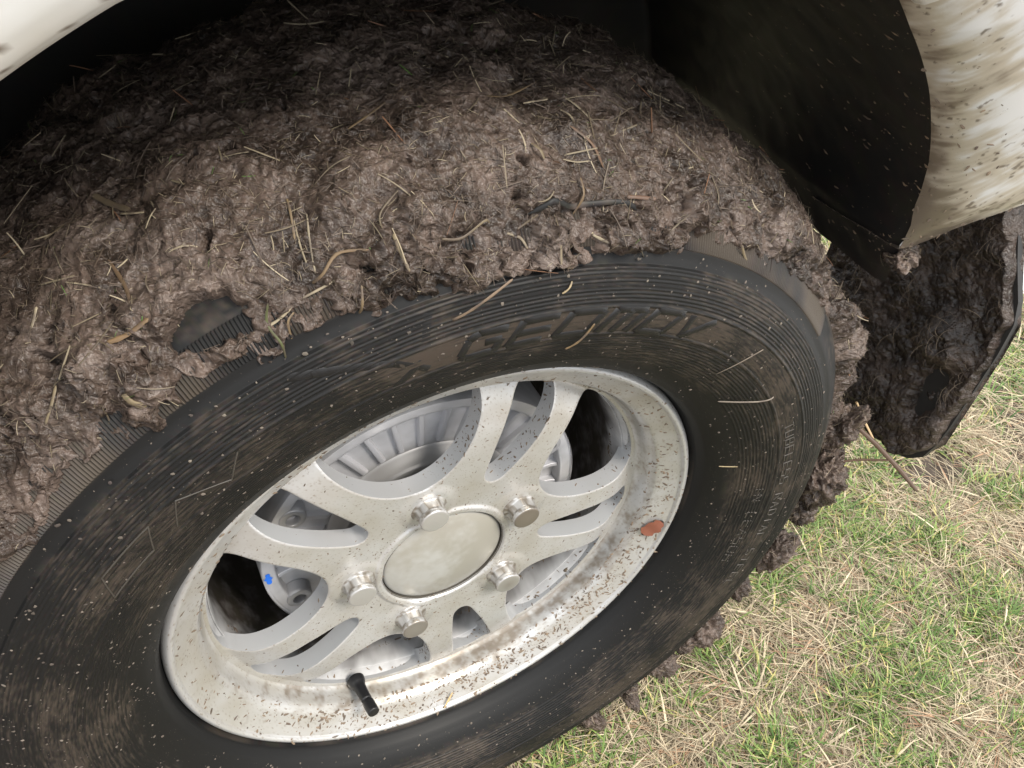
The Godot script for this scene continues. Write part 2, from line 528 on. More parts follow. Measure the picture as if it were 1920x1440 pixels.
# ---------------------------------------------------------------- brake drum
func build_drum() -> void:
	var n := noise(31, 40.0, 4)
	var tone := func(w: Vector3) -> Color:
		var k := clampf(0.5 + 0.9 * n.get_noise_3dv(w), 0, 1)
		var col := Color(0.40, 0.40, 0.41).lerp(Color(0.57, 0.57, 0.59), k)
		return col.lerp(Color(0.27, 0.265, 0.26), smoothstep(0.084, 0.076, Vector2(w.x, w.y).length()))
	var m := mat(Color.WHITE, 0.42, 0.3, true)
	var d := Node3D.new()
	d.name = "brake_drum"
	d.position = Vector3(0, HUB, 0)
	car.add_child(d)
	var pr := smooth_line(PackedVector2Array([Vector2(0.02, -0.058), Vector2(0.062, -0.058), Vector2(0.070, -0.062), Vector2(0.078, -0.0685), Vector2(0.082, -0.0695), Vector2(0.115, -0.0695), Vector2(0.1185, -0.069), Vector2(0.1195, -0.0635), Vector2(0.1205, -0.0605), Vector2(0.122, -0.060), Vector2(0.1290, -0.060), Vector2(0.1305, -0.061), Vector2(0.131, -0.063), Vector2(0.131, -0.125)]), 0.002)
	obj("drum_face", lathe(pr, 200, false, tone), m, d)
	for k in 34:
		var a := PHASE + 10.59 * k
		if k > 8 and k < 13: continue
		var cs := [Vector2(0.0805, -0.0685), Vector2(0.084, -0.0655), Vector2(0.114, -0.0645), Vector2(0.1192, -0.0632)]
		var p := PackedVector3Array()
		for q in cs:
			for s in [[-0.0026, -0.0698], [-0.0021, -0.0008], [-0.0014, 0.0], [0.0014, 0.0], [0.0021, -0.0008], [0.0026, -0.0698]]:
				var zz: float = s[1] if s[1] < -0.05 else q.y + s[1]
				p.append(rp(a, q.x, zz) + Vector3(cos(deg_to_rad(a)), sin(deg_to_rad(a)), 0) * s[0])
		obj("cooling_fin", grid_mesh(p, 4, 6, false, true), mat(lin(0.52, 0.52, 0.54), 0.42, 0.3), d)
	for a in [116.0, 66.0, -64.0, -150.0]:
		var b := smooth_line(PackedVector2Array([Vector2(0.0115, -0.0675), Vector2(0.0105, -0.0595), Vector2(0.009, -0.0575), Vector2(0.006, -0.0575), Vector2(0.0052, -0.0585), Vector2(0.005, -0.075)]), 0.001)
		var o := obj("bolt_boss", lathe(b, 28, true), mat(lin(0.38, 0.38, 0.39), 0.4, 0.45), d)
		o.position = rp(a, 0.115, -0.0015)
	var pv := PackedVector3Array()
	for i in 9:
		for j in 3:
			var w := 0.0035 * (1.0 - 0.6 * absf(i - 4.0) / 4.0) * (1.0 + 0.3 * sin(i * 2.1))
			pv.append(rp(93.5 + i * 0.75, 0.1265 + (j - 1) * w * 0.8, -0.0594))
	var mk := obj("paint_mark", grid_mesh(pv, 9, 3, false, true), mat(lin(0.02, 0.17, 0.75), 0.5), d)
	tag(mk, "bright blue paint dab")

# ---------------------------------------------------------------- rim
func poly_sd(poly: PackedVector2Array, q: Vector2) -> float:
	var best := 1e9
	var inside := false
	var n := poly.size()
	var j := n - 1
	for i in n:
		var a := poly[i]; var b := poly[j]
		var e := b - a
		var w := q - a
		var t := clampf(w.dot(e) / e.length_squared(), 0, 1)
		best = minf(best, (w - e * t).length_squared())
		if (a.y > q.y) != (b.y > q.y) and q.x < (b.x - a.x) * (q.y - a.y) / (b.y - a.y) + a.x:
			inside = not inside
		j = i
	return -sqrt(best) if inside else sqrt(best)

func polar_poly(pts: Array, mid: float) -> PackedVector2Array:
	var v := PackedVector2Array()
	for q in pts:
		var a := deg_to_rad(q[1] + mid)
		v.append(Vector2(q[0] * sin(a), q[0] * cos(a)))
	for it in 3:   # Chaikin
		var w := PackedVector2Array()
		for i in v.size():
			var a := v[i]; var b := v[(i + 1) % v.size()]
			w.append(a.lerp(b, 0.25)); w.append(a.lerp(b, 0.75))
		v = w
	return v

func rim_sd(a: PackedVector2Array, b: PackedVector2Array, c: PackedVector2Array, q: Vector2) -> float:
	var phi := absf(atan2(q.x, q.y))
	var d := 1e9
	if phi < 0.54: d = poly_sd(a, q)
	if phi > 0.37: d = minf(d, poly_sd(b if q.x > 0.0 else c, q))
	return d

const FACE := [[0.0, -0.0235], [0.052, -0.0235], [0.060, -0.0230], [0.085, -0.0215], [0.12, -0.0195], [0.14, -0.0205], [0.155, -0.0245], [0.165, -0.0300], [0.172, -0.0340], [0.1765, -0.0335]]

func face_z(r: float) -> float:
	for i in FACE.size() - 1:
		if r <= FACE[i + 1][0]:
			var t: float = (r - FACE[i][0]) / (FACE[i + 1][0] - FACE[i][0])
			return cubic_interpolate_in_time(FACE[i][1], FACE[i + 1][1], FACE[maxi(i - 1, 0)][1], FACE[mini(i + 2, FACE.size() - 1)][1], t, FACE[i + 1][0] - FACE[i][0], FACE[maxi(i - 1, 0)][0] - FACE[i][0], FACE[mini(i + 2, FACE.size() - 1)][0] - FACE[i][0]) if i > 0 and i < FACE.size() - 2 else lerpf(FACE[i][1], FACE[i + 1][1], t)
	return FACE[FACE.size() - 1][1]

var face_pts := PackedVector3Array()      # points on the spokes, for the mud flecks
var wall_pts := PackedVector3Array()
var wall_nrm := PackedVector3Array()

func build_rim() -> void:
	var film := noise(41, 26.0, 4)
	var wipe := noise(42, 9.0, 3)
	var grain := noise(43, 420.0, 2)
	var silver := Color(0.53, 0.53, 0.525)
	var tint := func(w: Vector3, amount: float) -> Color:
		var d := clampf(amount + 0.55 * film.get_noise_3dv(w) + 0.5 * wipe.get_noise_3dv(w), 0, 1)
		var col := silver.lerp(Color(0.40, 0.375, 0.325), d)
		var g := grain.get_noise_3dv(w)
		if g > 0.36: col = col.lerp(Color(0.24, 0.19, 0.14), (g - 0.36) * 2.2)
		return col
	var m := mat(Color.WHITE, 0.34, 0.40, true)
	m.clearcoat_enabled = true
	m.clearcoat = 0.35
	m.clearcoat_roughness = 0.25
	# --- the face with its ten windows, one sector worked out and turned five times
	var big := polar_poly([[0.0920, -4.0], [0.0920, 4.0], [0.0965, 9.5], [0.106, 14.5], [0.121, 18.2], [0.138, 20], [0.155, 20.8], [0.168, 20.3], [0.1735, 18.0], [0.1745, 9], [0.1745, 0], [0.1745, -9], [0.1735, -18.0], [0.168, -20.3], [0.155, -20.8], [0.138, -20], [0.121, -18.2], [0.106, -14.5], [0.0965, -9.5]], 0.0)
	var slim_c := [[0.082, -1.5], [0.082, 1.5], [0.086, 5.0], [0.098, 6.3], [0.115, 7.2], [0.135, 7.4], [0.152, 7.0], [0.164, 6.2], [0.1715, 4.6], [0.1735, 0], [0.1715, -4.6], [0.164, -6.2], [0.152, -7.0], [0.135, -7.4], [0.115, -7.2], [0.098, -6.3], [0.086, -5.0]]
	var slim_a := polar_poly(slim_c, 36.0)
	var slim_b := polar_poly(slim_c, -36.0)
	var nr := 190
	var na := 300
	var r0 := 0.0495
	var r1 := 0.1765
	var sd := PackedFloat32Array()
	var q2 := PackedVector2Array()
	for i in na + 1:
		var a := deg_to_rad(-36.0 + 72.0 * i / na)
		for j in nr + 1:
			var r := lerpf(r0, r1, float(j) / nr)
			var q := Vector2(r * sin(a), r * cos(a))
			q2.append(q)
			sd.append(rim_sd(big, slim_a, slim_b, q) if i <= na / 2 else sd[(na - i) * (nr + 1) + j])
	var W := nr + 1
	# pull the vertices next to a window onto its edge
	var pos := q2.duplicate()
	var snapped := PackedByteArray()
	snapped.resize(pos.size())
	for k in pos.size():
		if absf(sd[k]) > 0.00072: continue
		var q: Vector2 = q2[k]
		for it in 2:
			var e := 0.00012
			var d := rim_sd(big, slim_a, slim_b, q)
			var g := Vector2(rim_sd(big, slim_a, slim_b, q + Vector2(e, 0)) - d, rim_sd(big, slim_a, slim_b, q + Vector2(0, e)) - d) / e
			if g.length() > 0.3: q -= g.normalized() * d
		pos[k] = q
		snapped[k] = 1
	var v := PackedVector3Array(); var c := PackedColorArray(); var idx := PackedInt32Array()
	var wv := PackedVector3Array(); var wc := PackedColorArray(); var wi := PackedInt32Array()
	for s in 5:
		var rot := deg_to_rad(72.0 * s - PHASE)
		var base := v.size()
		for k in pos.size():
			var q: Vector2 = pos[k].rotated(-rot)
			var r := q.length()
			var z := face_z(r)
			var d := 0.0 if snapped[k] else maxf(sd[k], 0.0)
			if d < 0.0007: z -= 0.0006 * (1.0 - d / 0.0007)
			# pads round the lug nuts and the raised ring round the cap
			var nutd := pos[k].distance_to(Vector2(0, 0.070))
			z += 0.0016 * smoothstep(0.024, 0.016, nutd) + 0.0022 * smoothstep(0.058, 0.0545, r) * smoothstep(0.0495, 0.0515, r)
			var w := Vector3(q.x, q.y, z)
			v.append(w)
			var low := smoothstep(0.0, 0.17, r)
			c.append(tint.call(w, 0.34 + 0.2 * smoothstep(0.16, 0.174, r)))
		var keep := PackedByteArray()
		keep.resize(na * nr)
		for i in na:
			for j in nr:
				var k := i * W + j
				var in_n := 0
				for e in [k, k + 1, k + W, k + W + 1]:
					if sd[e] < 0.0 and not snapped[e]: in_n += 1
				var free := 0.0
				var all := 0.0
				for e in [k, k + 1, k + W, k + W + 1]:
					all += sd[e]
					if not snapped[e]: free += 1.0
				if in_n == 0 and free > 0.0:
					keep[i * nr + j] = 1
					var b := base + k
					idx.append_array(PackedInt32Array([b, b + 1, b + W, b + W, b + 1, b + W + 1]))
					if (i * 7 + j * 3) % 5 == 0: face_pts.append(v[b])
		for i in na:
			for j in nr:
				if not keep[i * nr + j]: continue
				var k := base + i * W + j
				var ed := []
				if i > 0 and not keep[(i - 1) * nr + j]: ed.append([k, k + 1])
				if i < na - 1 and not keep[(i + 1) * nr + j]: ed.append([k + W + 1, k + W])
				if j > 0 and not keep[i * nr + j - 1]: ed.append([k + W, k])
				if j < nr - 1 and not keep[i * nr + j + 1]: ed.append([k + 1, k + W + 1])
				for e in ed:
					var a: Vector3 = v[e[0]]; var b: Vector3 = v[e[1]]
					var at := wv.size()
					for t in 4:
						var f := t / 3.0
						for q in [a, b]:
							var w := Vector3(q.x, q.y, q.z - 0.0155 * f)
							wv.append(w)
							wc.append(Color(0.52, 0.53, 0.54).lerp(Color(0.38, 0.36, 0.33), clampf(0.1 + 0.4 * wipe.get_noise_3dv(w), 0, 1)))
					for t in 3:
						var o := at + t * 2
						wi.append_array(PackedInt32Array([o, o + 1, o + 2, o + 2, o + 1, o + 3]))
					wall_pts.append((a + b) * 0.5)
					var wn := (b - a).cross(Vector3(0, 0, 1)).normalized()
					wall_nrm.append(wn)
	var rimnode := Node3D.new()
	obj("rim_face", arr_mesh(v, soft_normals(v, idx), idx, c), m, wheel)
	# share wall normals between neighbours by position
	var acc := {}
	for t in range(0, wi.size(), 3):
		var nq := (wv[wi[t + 2]] - wv[wi[t]]).cross(wv[wi[t + 1]] - wv[wi[t]])
		for e in 3:
			var key := Vector2i((Vector2(wv[wi[t + e]].x, wv[wi[t + e]].y) * 50000.0).round())
			acc[key] = acc.get(key, Vector3.ZERO) + nq
	var next := {}
	for e in range(0, wv.size(), 8):
		var ka := Vector2i((Vector2(wv[e].x, wv[e].y) * 50000.0).round()); var kb := Vector2i((Vector2(wv[e + 1].x, wv[e + 1].y) * 50000.0).round())
		if not next.has(ka): next[ka] = []
		if not next.has(kb): next[kb] = []
		next[ka].append(kb); next[kb].append(ka)
	for it in 3:
		var sm2 := {}
		for key in acc:
			var sum: Vector3 = (acc[key] as Vector3).normalized() * 1.5
			for o in next.get(key, []): sum += (acc[o] as Vector3).normalized()
			sm2[key] = sum
		acc = sm2
	var wn2 := PackedVector3Array()
	for q in wv: wn2.append((acc.get(Vector2i((Vector2(q.x, q.y) * 50000.0).round()), Vector3.UP) as Vector3).normalized())
	obj("spoke_side", arr_mesh(wv, wn2, wi, wc), m, wheel)
	# --- flange, slope and groove
	var deep := noise(44, 45.0, 4)
	var rim_c := func(w: Vector3) -> Color:
		var r := Vector2(w.x, w.y).length()
		var col: Color = tint.call(w, 0.42 - 0.5 * smoothstep(0.200, 0.204, r))
		var foot := smoothstep(0.192, 0.176, r) * smoothstep(-0.05, -0.03, w.z)
		var lowd := clampf(-w.y / 0.19 * 0.6 + 0.35 * w.x / 0.19 + 0.35, 0.1, 1.0)
		var st := film.get_noise_3dv(w * 1.7 + Vector3(5, 2, 1)) + 0.5 * grain.get_noise_3dv(w * 0.4)
		return col.lerp(Color(0.20, 0.155, 0.11), clampf(foot * lowd * 1.0 + st * 1.0 - 0.45, 0, 0.75))
	var fl := smooth_line(PackedVector2Array([Vector2(0.1765, -0.0336), Vector2(0.1785, -0.0300), Vector2(0.1805, -0.0200), Vector2(0.1830, -0.0150), Vector2(0.1855, -0.0122), Vector2(0.1930, -0.0078), Vector2(0.1990, -0.0040), Vector2(0.2005, -0.0030), Vector2(0.2012, -0.0012), Vector2(0.2022, -0.0002), Vector2(0.2034, 0.0), Vector2(0.2052, -0.0006), Vector2(0.2068, -0.0024), Vector2(0.2079, -0.0052), Vector2(0.2083, -0.010), Vector2(0.2083, -0.018)]), 0.0008)
	obj("rim_flange", lathe(fl, 720, false, rim_c), m, wheel)
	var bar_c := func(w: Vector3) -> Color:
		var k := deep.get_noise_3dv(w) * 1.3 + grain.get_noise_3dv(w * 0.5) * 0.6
		var mud_and_shade := smoothstep(-0.03, -0.085, w.z + 0.02 * film.get_noise_3dv(w)) + 0.16 * k  # shade deeper in the barrel is painted in, mottled with mud
		return Color(0.50, 0.50, 0.50).lerp(Color(0.035, 0.028, 0.023), clampf(mud_and_shade, 0, 1))
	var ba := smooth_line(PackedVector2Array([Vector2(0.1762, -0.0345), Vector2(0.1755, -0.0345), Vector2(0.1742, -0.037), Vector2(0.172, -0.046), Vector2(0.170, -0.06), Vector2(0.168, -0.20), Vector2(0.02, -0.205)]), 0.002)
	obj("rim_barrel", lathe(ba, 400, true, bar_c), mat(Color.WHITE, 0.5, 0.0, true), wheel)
	# --- centre cap
	var cap_n := noise(45, 30.0, 4)
	var cap_c := func(w: Vector3) -> Color:
		var d := smoothstep(-0.5, 0.35, 0.8 * cap_n.get_noise_3dv(w * 0.7) + 0.3 * cap_n.get_noise_3dv(w * 4.0) + w.x * 9.0 + w.y * 3.0)
		return Color(0.50, 0.50, 0.48).lerp(Color(0.39, 0.375, 0.33), d)
	var cp := smooth_line(PackedVector2Array([Vector2(0.0, -0.0175), Vector2(0.012, -0.0178), Vector2(0.026, -0.0190), Vector2(0.038, -0.0212), Vector2(0.0455, -0.0234), Vector2(0.0482, -0.0250), Vector2(0.0490, -0.0275), Vector2(0.0490, -0.036)]), 0.0012)
	obj("centre_cap", lathe(cp, 180, false, cap_c), mat(Color.WHITE, 0.38, 0.35, true), wheel)
	var gap := PackedVector2Array([Vector2(0.0497, -0.0226), Vector2(0.0493, -0.036), Vector2(0.0478, -0.036)])
	obj("cap_recess", lathe(gap, 120, true), mat(lin(0.07, 0.062, 0.05), 0.8), wheel)
	# --- lug nuts
	var nm := mat(Color.WHITE, 0.36, 0.6, true)
	var nut_n := noise(46, 160.0, 3)
	var np := [[0.0138, -0.002], [0.0140, 0.0012], [0.0134, 0.0024], [0.0116, 0.0034], [0.0111, 0.0042], [0.0106, 0.0108], [0.0102, 0.0114], [0.0102, 0.0120], [0.0107, 0.0125], [0.0109, 0.0140], [0.0108, 0.0162], [0.0102, 0.0172], [0.0090, 0.0176], [0.0, 0.0179]]
	for k in 5:
		var v2 := PackedVector3Array(); var c2 := PackedColorArray()
		for i in 72:
			var t := TAU * i / 72.0
			for q0 in np:
				var q: Array = [q0[0], q0[1]]
				var r: float = q[0]
				if q[1] > 0.0038 and q[1] < 0.0112:
					var h := fmod(t + 0.35 * k, TAU / 6.0) - TAU / 12.0
					r = minf(r * 0.905 / cos(h), r * 1.015)
				var w := Vector3(r * cos(t), r * sin(t), q[1] * 0.82)
				v2.append(w)
				var d := clampf(nut_n.get_noise_3dv((w if q[1] < 0.0168 else Vector3(0, 0, q[1])) + Vector3(k, 0, 0)) * 1.3 + 0.55, 0, 1)
				c2.append(Color(0.55, 0.545, 0.53).lerp(Color(0.25, 0.22, 0.185), smoothstep(0.25, 0.95, d)))
		# facets: flat normals would cut the round caps, so the fine grid carries them
		var o := obj("lug_nut", grid_mesh(v2, 72, np.size(), true, false, c2), nm, wheel)
		o.position = rp(PHASE - 72.0 * k, 0.0700, -0.0225)
	# --- valve stem
	var vp := smooth_line(PackedVector2Array([Vector2(0.0, 0.0), Vector2(0.0072, 0.0), Vector2(0.0076, 0.003), Vector2(0.0068, 0.006), Vector2(0.0054, 0.010), Vector2(0.0048, 0.020), Vector2(0.0047, 0.0245), Vector2(0.0040, 0.0255), Vector2(0.0040, 0.0265), Vector2(0.0050, 0.0272), Vector2(0.0050, 0.0375), Vector2(0.0042, 0.0395), Vector2(0.0, 0.0397)]), 0.001)
	var vs := obj("valve_stem", lathe(vp, 40, true), mat(lin(0.012, 0.012, 0.013), 0.38), wheel)
	vs.position = rp(PHASE + 142.5, 0.1715, -0.0345)
	vs.basis = Basis(rp(PHASE + 142.5 + 90, 1, 0), -0.22)
	# --- flecks of mud on the rim
	var fv := PackedVector3Array(); var fi := PackedInt32Array(); var fc := PackedColorArray()
	for i in 9000:
		var a := rng.randf() * 360.0
		var p := rp(a, 1, 0)
		var dens := clampf(0.16 + 0.9 * maxf(0.0, -p.y * 0.75 + p.x * 0.35), 0.1, 1.0)
		if rng.randf() > dens: continue
		var r := clampf(rng.randfn(0.188, 0.0065), 0.181, 0.2045)
		if rng.randf() < 0.25: r = rng.randf_range(0.182, 0.206)
		var z := 0.0
		for j in fl.size() - 1:
			if r >= fl[j].x and r < fl[j + 1].x: z = lerpf(fl[j].y, fl[j + 1].y, (r - fl[j].x) / (fl[j + 1].x - fl[j].x))
		var nr3 := (Vector3(0, 0, 1) - rp(a, 0.42, 0)).normalized()
		fleck(fv, fi, fc, rp(a, r, z), nr3, 0.00025 + 0.0017 * pow(rng.randf(), 4.0))
	for i in 2600:
		var w := face_pts[rng.randi() % face_pts.size()]
		fleck(fv, fi, fc, w + Vector3(rng.randfn(0, 0.0005), rng.randfn(0, 0.0005), 0), Vector3(0, 0, 1), 0.00022 + 0.0009 * pow(rng.randf(), 6.0))
	for i in 5200:
		var k := rng.randi() % wall_pts.size()
		var side := wall_nrm[k] * sgn_wall
		var want := clampf(-side.x * 0.9 + 0.12, 0.05, 1.0) if wall_pts[k].x > -0.02 else 0.05
		if rng.randf() > want: continue
		fleck(fv, fi, fc, Vector3(wall_pts[k].x, wall_pts[k].y, wall_pts[k].z - 0.014 * rng.randf()), side, 0.0003 + 0.0012 * pow(rng.randf(), 3.5))
	for i in 900:   # inside the barrel, seen through the lower windows
		var a := rng.randf_range(110.0, 290.0)
		var t := rng.randf()
		fleck(fv, fi, fc, rp(a, lerpf(0.1735, 0.1698, t), lerpf(-0.039, -0.065, t)), -rp(a, 1, 0), 0.0006 + 0.0018 * pow(rng.randf(), 3.0))
	var fo := obj("mud_fleck", arr_mesh(fv, soft_normals(fv, fi), fi, fc), mat(Color.WHITE, 0.7, 0.0, true), wheel)
	fo.set_meta("kind", "stuff")

var sgn_wall := -1.0

func fleck(v: PackedVector3Array, idx: PackedInt32Array, c: PackedColorArray, p: Vector3, n: Vector3, s: float, most := 2.6) -> void:
	var x := n.cross(Vector3(0.3, 0.2, 0.9) if absf(n.z) < 0.8 else Vector3(1, 0.1, 0)).normalized().rotated(n, rng.randf() * TAU)
	var y := n.cross(x)
	var st := rng.randf_range(1.0, most)
	var at := v.size()
	var tone := rng.randf()
	var col := Color(0.085, 0.065, 0.05).lerp(Color(0.22, 0.165, 0.115), tone)
	v.append(p + n * s * 0.38); c.append(col)
	for k in 7:
		var t := TAU * k / 7.0
		var r := s * rng.randf_range(0.55, 1.15)
		v.append(p + (x * cos(t) * st + y * sin(t) / sqrt(st)) * r - n * 0.0001); c.append(col)
	for k in 7:
		idx.append_array(PackedInt32Array([at, at + 1 + (k + 1) % 7, at + 1 + k]))

# ---------------------------------------------------------------- tyre
func rubber() -> StandardMaterial3D:
	var m := mat(Color.WHITE, 0.55, 0.0, true)
	m.metallic_specular = 0.38
	return m

func build_tyre() -> void:
	var ctrl := PackedVector2Array([Vector2(0.2075, -0.016), Vector2(0.2084, -0.009), Vector2(0.2104, -0.0015), Vector2(0.2150, 0.0095), Vector2(0.222, 0.0175), Vector2(0.2345, 0.026), Vector2(0.250, 0.034), Vector2(0.265, 0.0385), Vector2(0.280, 0.040), Vector2(0.295, 0.0378), Vector2(0.3045, 0.0350), Vector2(0.318, 0.0268), Vector2(0.330, 0.0160), Vector2(0.338, 0.003), Vector2(0.344, -0.012), Vector2(0.349, -0.030), Vector2(0.352, -0.060), Vector2(0.3525, -0.095), Vector2(0.352, -0.140), Vector2(0.349, -0.175), Vector2(0.342, -0.195), Vector2(0.325, -0.215), Vector2(0.290, -0.228), Vector2(0.250, -0.222), Vector2(0.2085, -0.185)])
	var rough_pr := smooth_line(ctrl, 0.0005)
	var pr := PackedVector2Array()
	for q in rough_pr:
		var fine_zone := q.y > 0.0 and q.x > 0.2285 and q.x < 0.3065
		var groove := q.y > -0.016 and q.y < 0.002
		if pr.is_empty() or pr[pr.size() - 1].distance_to(q) > (0.00045 if fine_zone else 0.0011 if groove else 0.0024): pr.append(q)
	var n := pr.size()
	# keep a coarse copy, from r = 0.285 outwards, for the mud
	var s_acc := 0.0
	var started := false
	for i in n:
		var d := (pr[mini(i + 1, n - 1)] - pr[maxi(i - 1, 0)]).normalized()
		var nn := Vector2(-d.y, d.x)          # (r, z): outwards
		if pr[i].y > 0.0 and pr[i].x > 0.285: started = true
		if started:
			if prof_p.size(): s_acc += pr[i].distance_to(prof_p[prof_p.size() - 1])
			prof_p.append(pr[i]); prof_n.append(-nn if nn.dot(pr[i] - Vector2(0.27, -0.09)) < 0.0 else nn); prof_s.append(s_acc)
	var film := noise(51, 16.0, 4)
	var blot := noise(52, 7.0, 3)
	var hair := noise(54, 1.0, 2)
	var nu := 1440
	var p := PackedVector3Array(); var c := PackedColorArray()
	p.resize(nu * n); c.resize(nu * n)
	for i in nu:
		var a := -360.0 * i / nu
		for j in n:
			var q := pr[j]
			var d := (pr[mini(j + 1, n - 1)] - pr[maxi(j - 1, 0)]).normalized()
			var nn := Vector2(-d.y, d.x)
			if nn.dot(q - Vector2(0.27, -0.09)) < 0.0: nn = -nn
			var h := 0.0
			var rib := 0.0
			if q.y > 0.0:
				var r := q.x
				var zone := smoothstep(0.2835, 0.2845, r) * smoothstep(0.3045, 0.3035, r)
				var zone2 := smoothstep(0.2330, 0.2345, r) * smoothstep(0.2600, 0.2590, r)
				rib = (zone + 0.8 * zone2) * (0.5 + 0.5 * cos(TAU * r / 0.0023))
				h += 0.00055 * rib - 0.0003 * zone
				h -= 0.0016 * smoothstep(0.3045, 0.3052, r) * smoothstep(0.3135, 0.3120, r)     # smooth dark recess below the shoulder
				h += 0.0007 * smoothstep(0.2095, 0.2105, r) * smoothstep(0.2165, 0.2150, r)     # bead protector
				h += 0.0006 * smoothstep(0.2605, 0.2612, r) * smoothstep(0.2632, 0.2625, r)
				h += 0.0006 * smoothstep(0.2810, 0.2815, r) * smoothstep(0.2832, 0.2825, r)
			if q.y < 0.0 and q.x > 0.335:
				h -= 0.006 * smoothstep(-0.004, -0.0055, q.y) * smoothstep(-0.012, -0.0105, q.y)
				for g in [-0.055, -0.095, -0.135]: h -= 0.008 * smoothstep(0.006, 0.0045, absf(q.y - g))
			q += nn * h
			var w := rp(a, q.x, q.y)
			var f := film.get_noise_3dv(w) * 0.9 + blot.get_noise_3dv(w) * 0.7
			# scuffed hairlines that run round the tyre
			var ln := hair.get_noise_3d(w.x * 40.0, w.y * 40.0, q.x * 760.0) + 0.8 * hair.get_noise_3d(w.x * 130.0 + 40.0, w.y * 130.0, q.x * 520.0)
			var dirt := clampf(0.52 + 0.55 * f + 0.42 * ln * smoothstep(0.222, 0.232, q.x) - 0.22 * rib + lerpf(0.12, 0.45, smoothstep(-34.0, -24.0, fposmod(a + 180.0, 360.0) - 180.0) * smoothstep(20.0, 10.0, fposmod(a + 180.0, 360.0) - 180.0)) * smoothstep(0.262, 0.266, q.x) * smoothstep(0.283, 0.280, q.x), 0, 1)
			if q.y > 0.0:
				dirt *= 0.25 + 0.75 * smoothstep(0.219, 0.236, q.x)
				dirt *= 1.0 - 0.75 * smoothstep(0.3045, 0.306, q.x) * smoothstep(0.314, 0.312, q.x)
			if q.x > 0.33: dirt = clampf(dirt + 0.22, 0, 1.2)
			var col := Color(0.0095, 0.0095, 0.0098).lerp(Color(0.056, 0.045, 0.0355), smoothstep(0.33, 1.15, dirt))
			p[i * n + j] = w
			c[i * n + j] = col
	obj("tyre", grid_mesh(p, nu, n, true, false, c), rubber(), wheel)
	# siped shoulder blocks
	p = PackedVector3Array(); c = PackedColorArray()
	var sn := 1500
	var rows := [0.3135, 0.3142, 0.319, 0.325, 0.3292, 0.3298]
	for i in sn:
		var a := 80.0 - 130.0 * i / (sn - 1)
		for r in rows:
			var q := profile_at_r(r)
			var up := 0.0011 if i % 4 < 2 else 0.0002
			if r < 0.3138 or r > 0.3295: up = -0.0008
			var w := rp(a, q.x, q.y) + rp(a, 1, 0) * up * 0.6 + Vector3(0, 0, up)
			p.append(w)
			var dirt := clampf(0.45 + film.get_noise_3dv(w) + blot.get_noise_3dv(w) * 0.6 + (0.3 if i % 4 >= 2 else 0.1), 0, 1)
			c.append(Color(0.012, 0.012, 0.013).lerp(Color(0.06, 0.047, 0.036), smoothstep(0.2, 1.1, dirt)))
	var sh := obj("shoulder_sipes", grid_mesh(p, sn, rows.size(), false, false, c), rubber(), wheel)
	sh.set_meta("kind", "stuff")
	build_lettering()
	# crumbs and dry flecks spattered over the sidewall
	var fv := PackedVector3Array(); var fi := PackedInt32Array(); var fc := PackedColorArray()
	for i in 7000:
		var a := rng.randf() * 360.0
		var r := rng.randf_range(0.214, 0.312)
		var q := profile_any(pr, r)
		var nn := (Vector3(0, 0, 1) + rp(a, (r - 0.275) * 9.0, 0)).normalized()
		fleck(fv, fi, fc, rp(a, q.x, q.y) + nn * 0.0003, nn, 0.00016 + 0.0011 * pow(rng.randf(), 7.0), 1.35)
		var col := Color(0.05, 0.04, 0.033).lerp(Color(0.19, 0.16, 0.13), rng.randf())
		for k in range(fc.size() - 8, fc.size()): fc[k] = col
	var o := obj("mud_fleck", arr_mesh(fv, soft_normals(fv, fi), fi, fc), mat(Color.WHITE, 0.75, 0.0, true), wheel)
	o.set_meta("kind", "stuff")

func profile_any(pr: PackedVector2Array, r: float) -> Vector2:
	for i in pr.size() - 1:
		if pr[i].x <= r and pr[i + 1].x > r: return pr[i].lerp(pr[i + 1], (r - pr[i].x) / (pr[i + 1].x - pr[i].x))
	return pr[0]

func profile_at_r(r: float) -> Vector2:
	return profile_any(prof_p, r)

const SIDE := [[0.2150, 0.0115], [0.222, 0.018], [0.2345, 0.026], [0.250, 0.034], [0.265, 0.0385], [0.280, 0.040], [0.295, 0.0378], [0.3045, 0.0350]]

func side_z(r: float) -> float:
	for i in SIDE.size() - 1:
		if r <= SIDE[i + 1][0]: return lerpf(SIDE[i][1], SIDE[i + 1][1], (r - SIDE[i][0]) / (SIDE[i + 1][0] - SIDE[i][0]))
	return 0.035

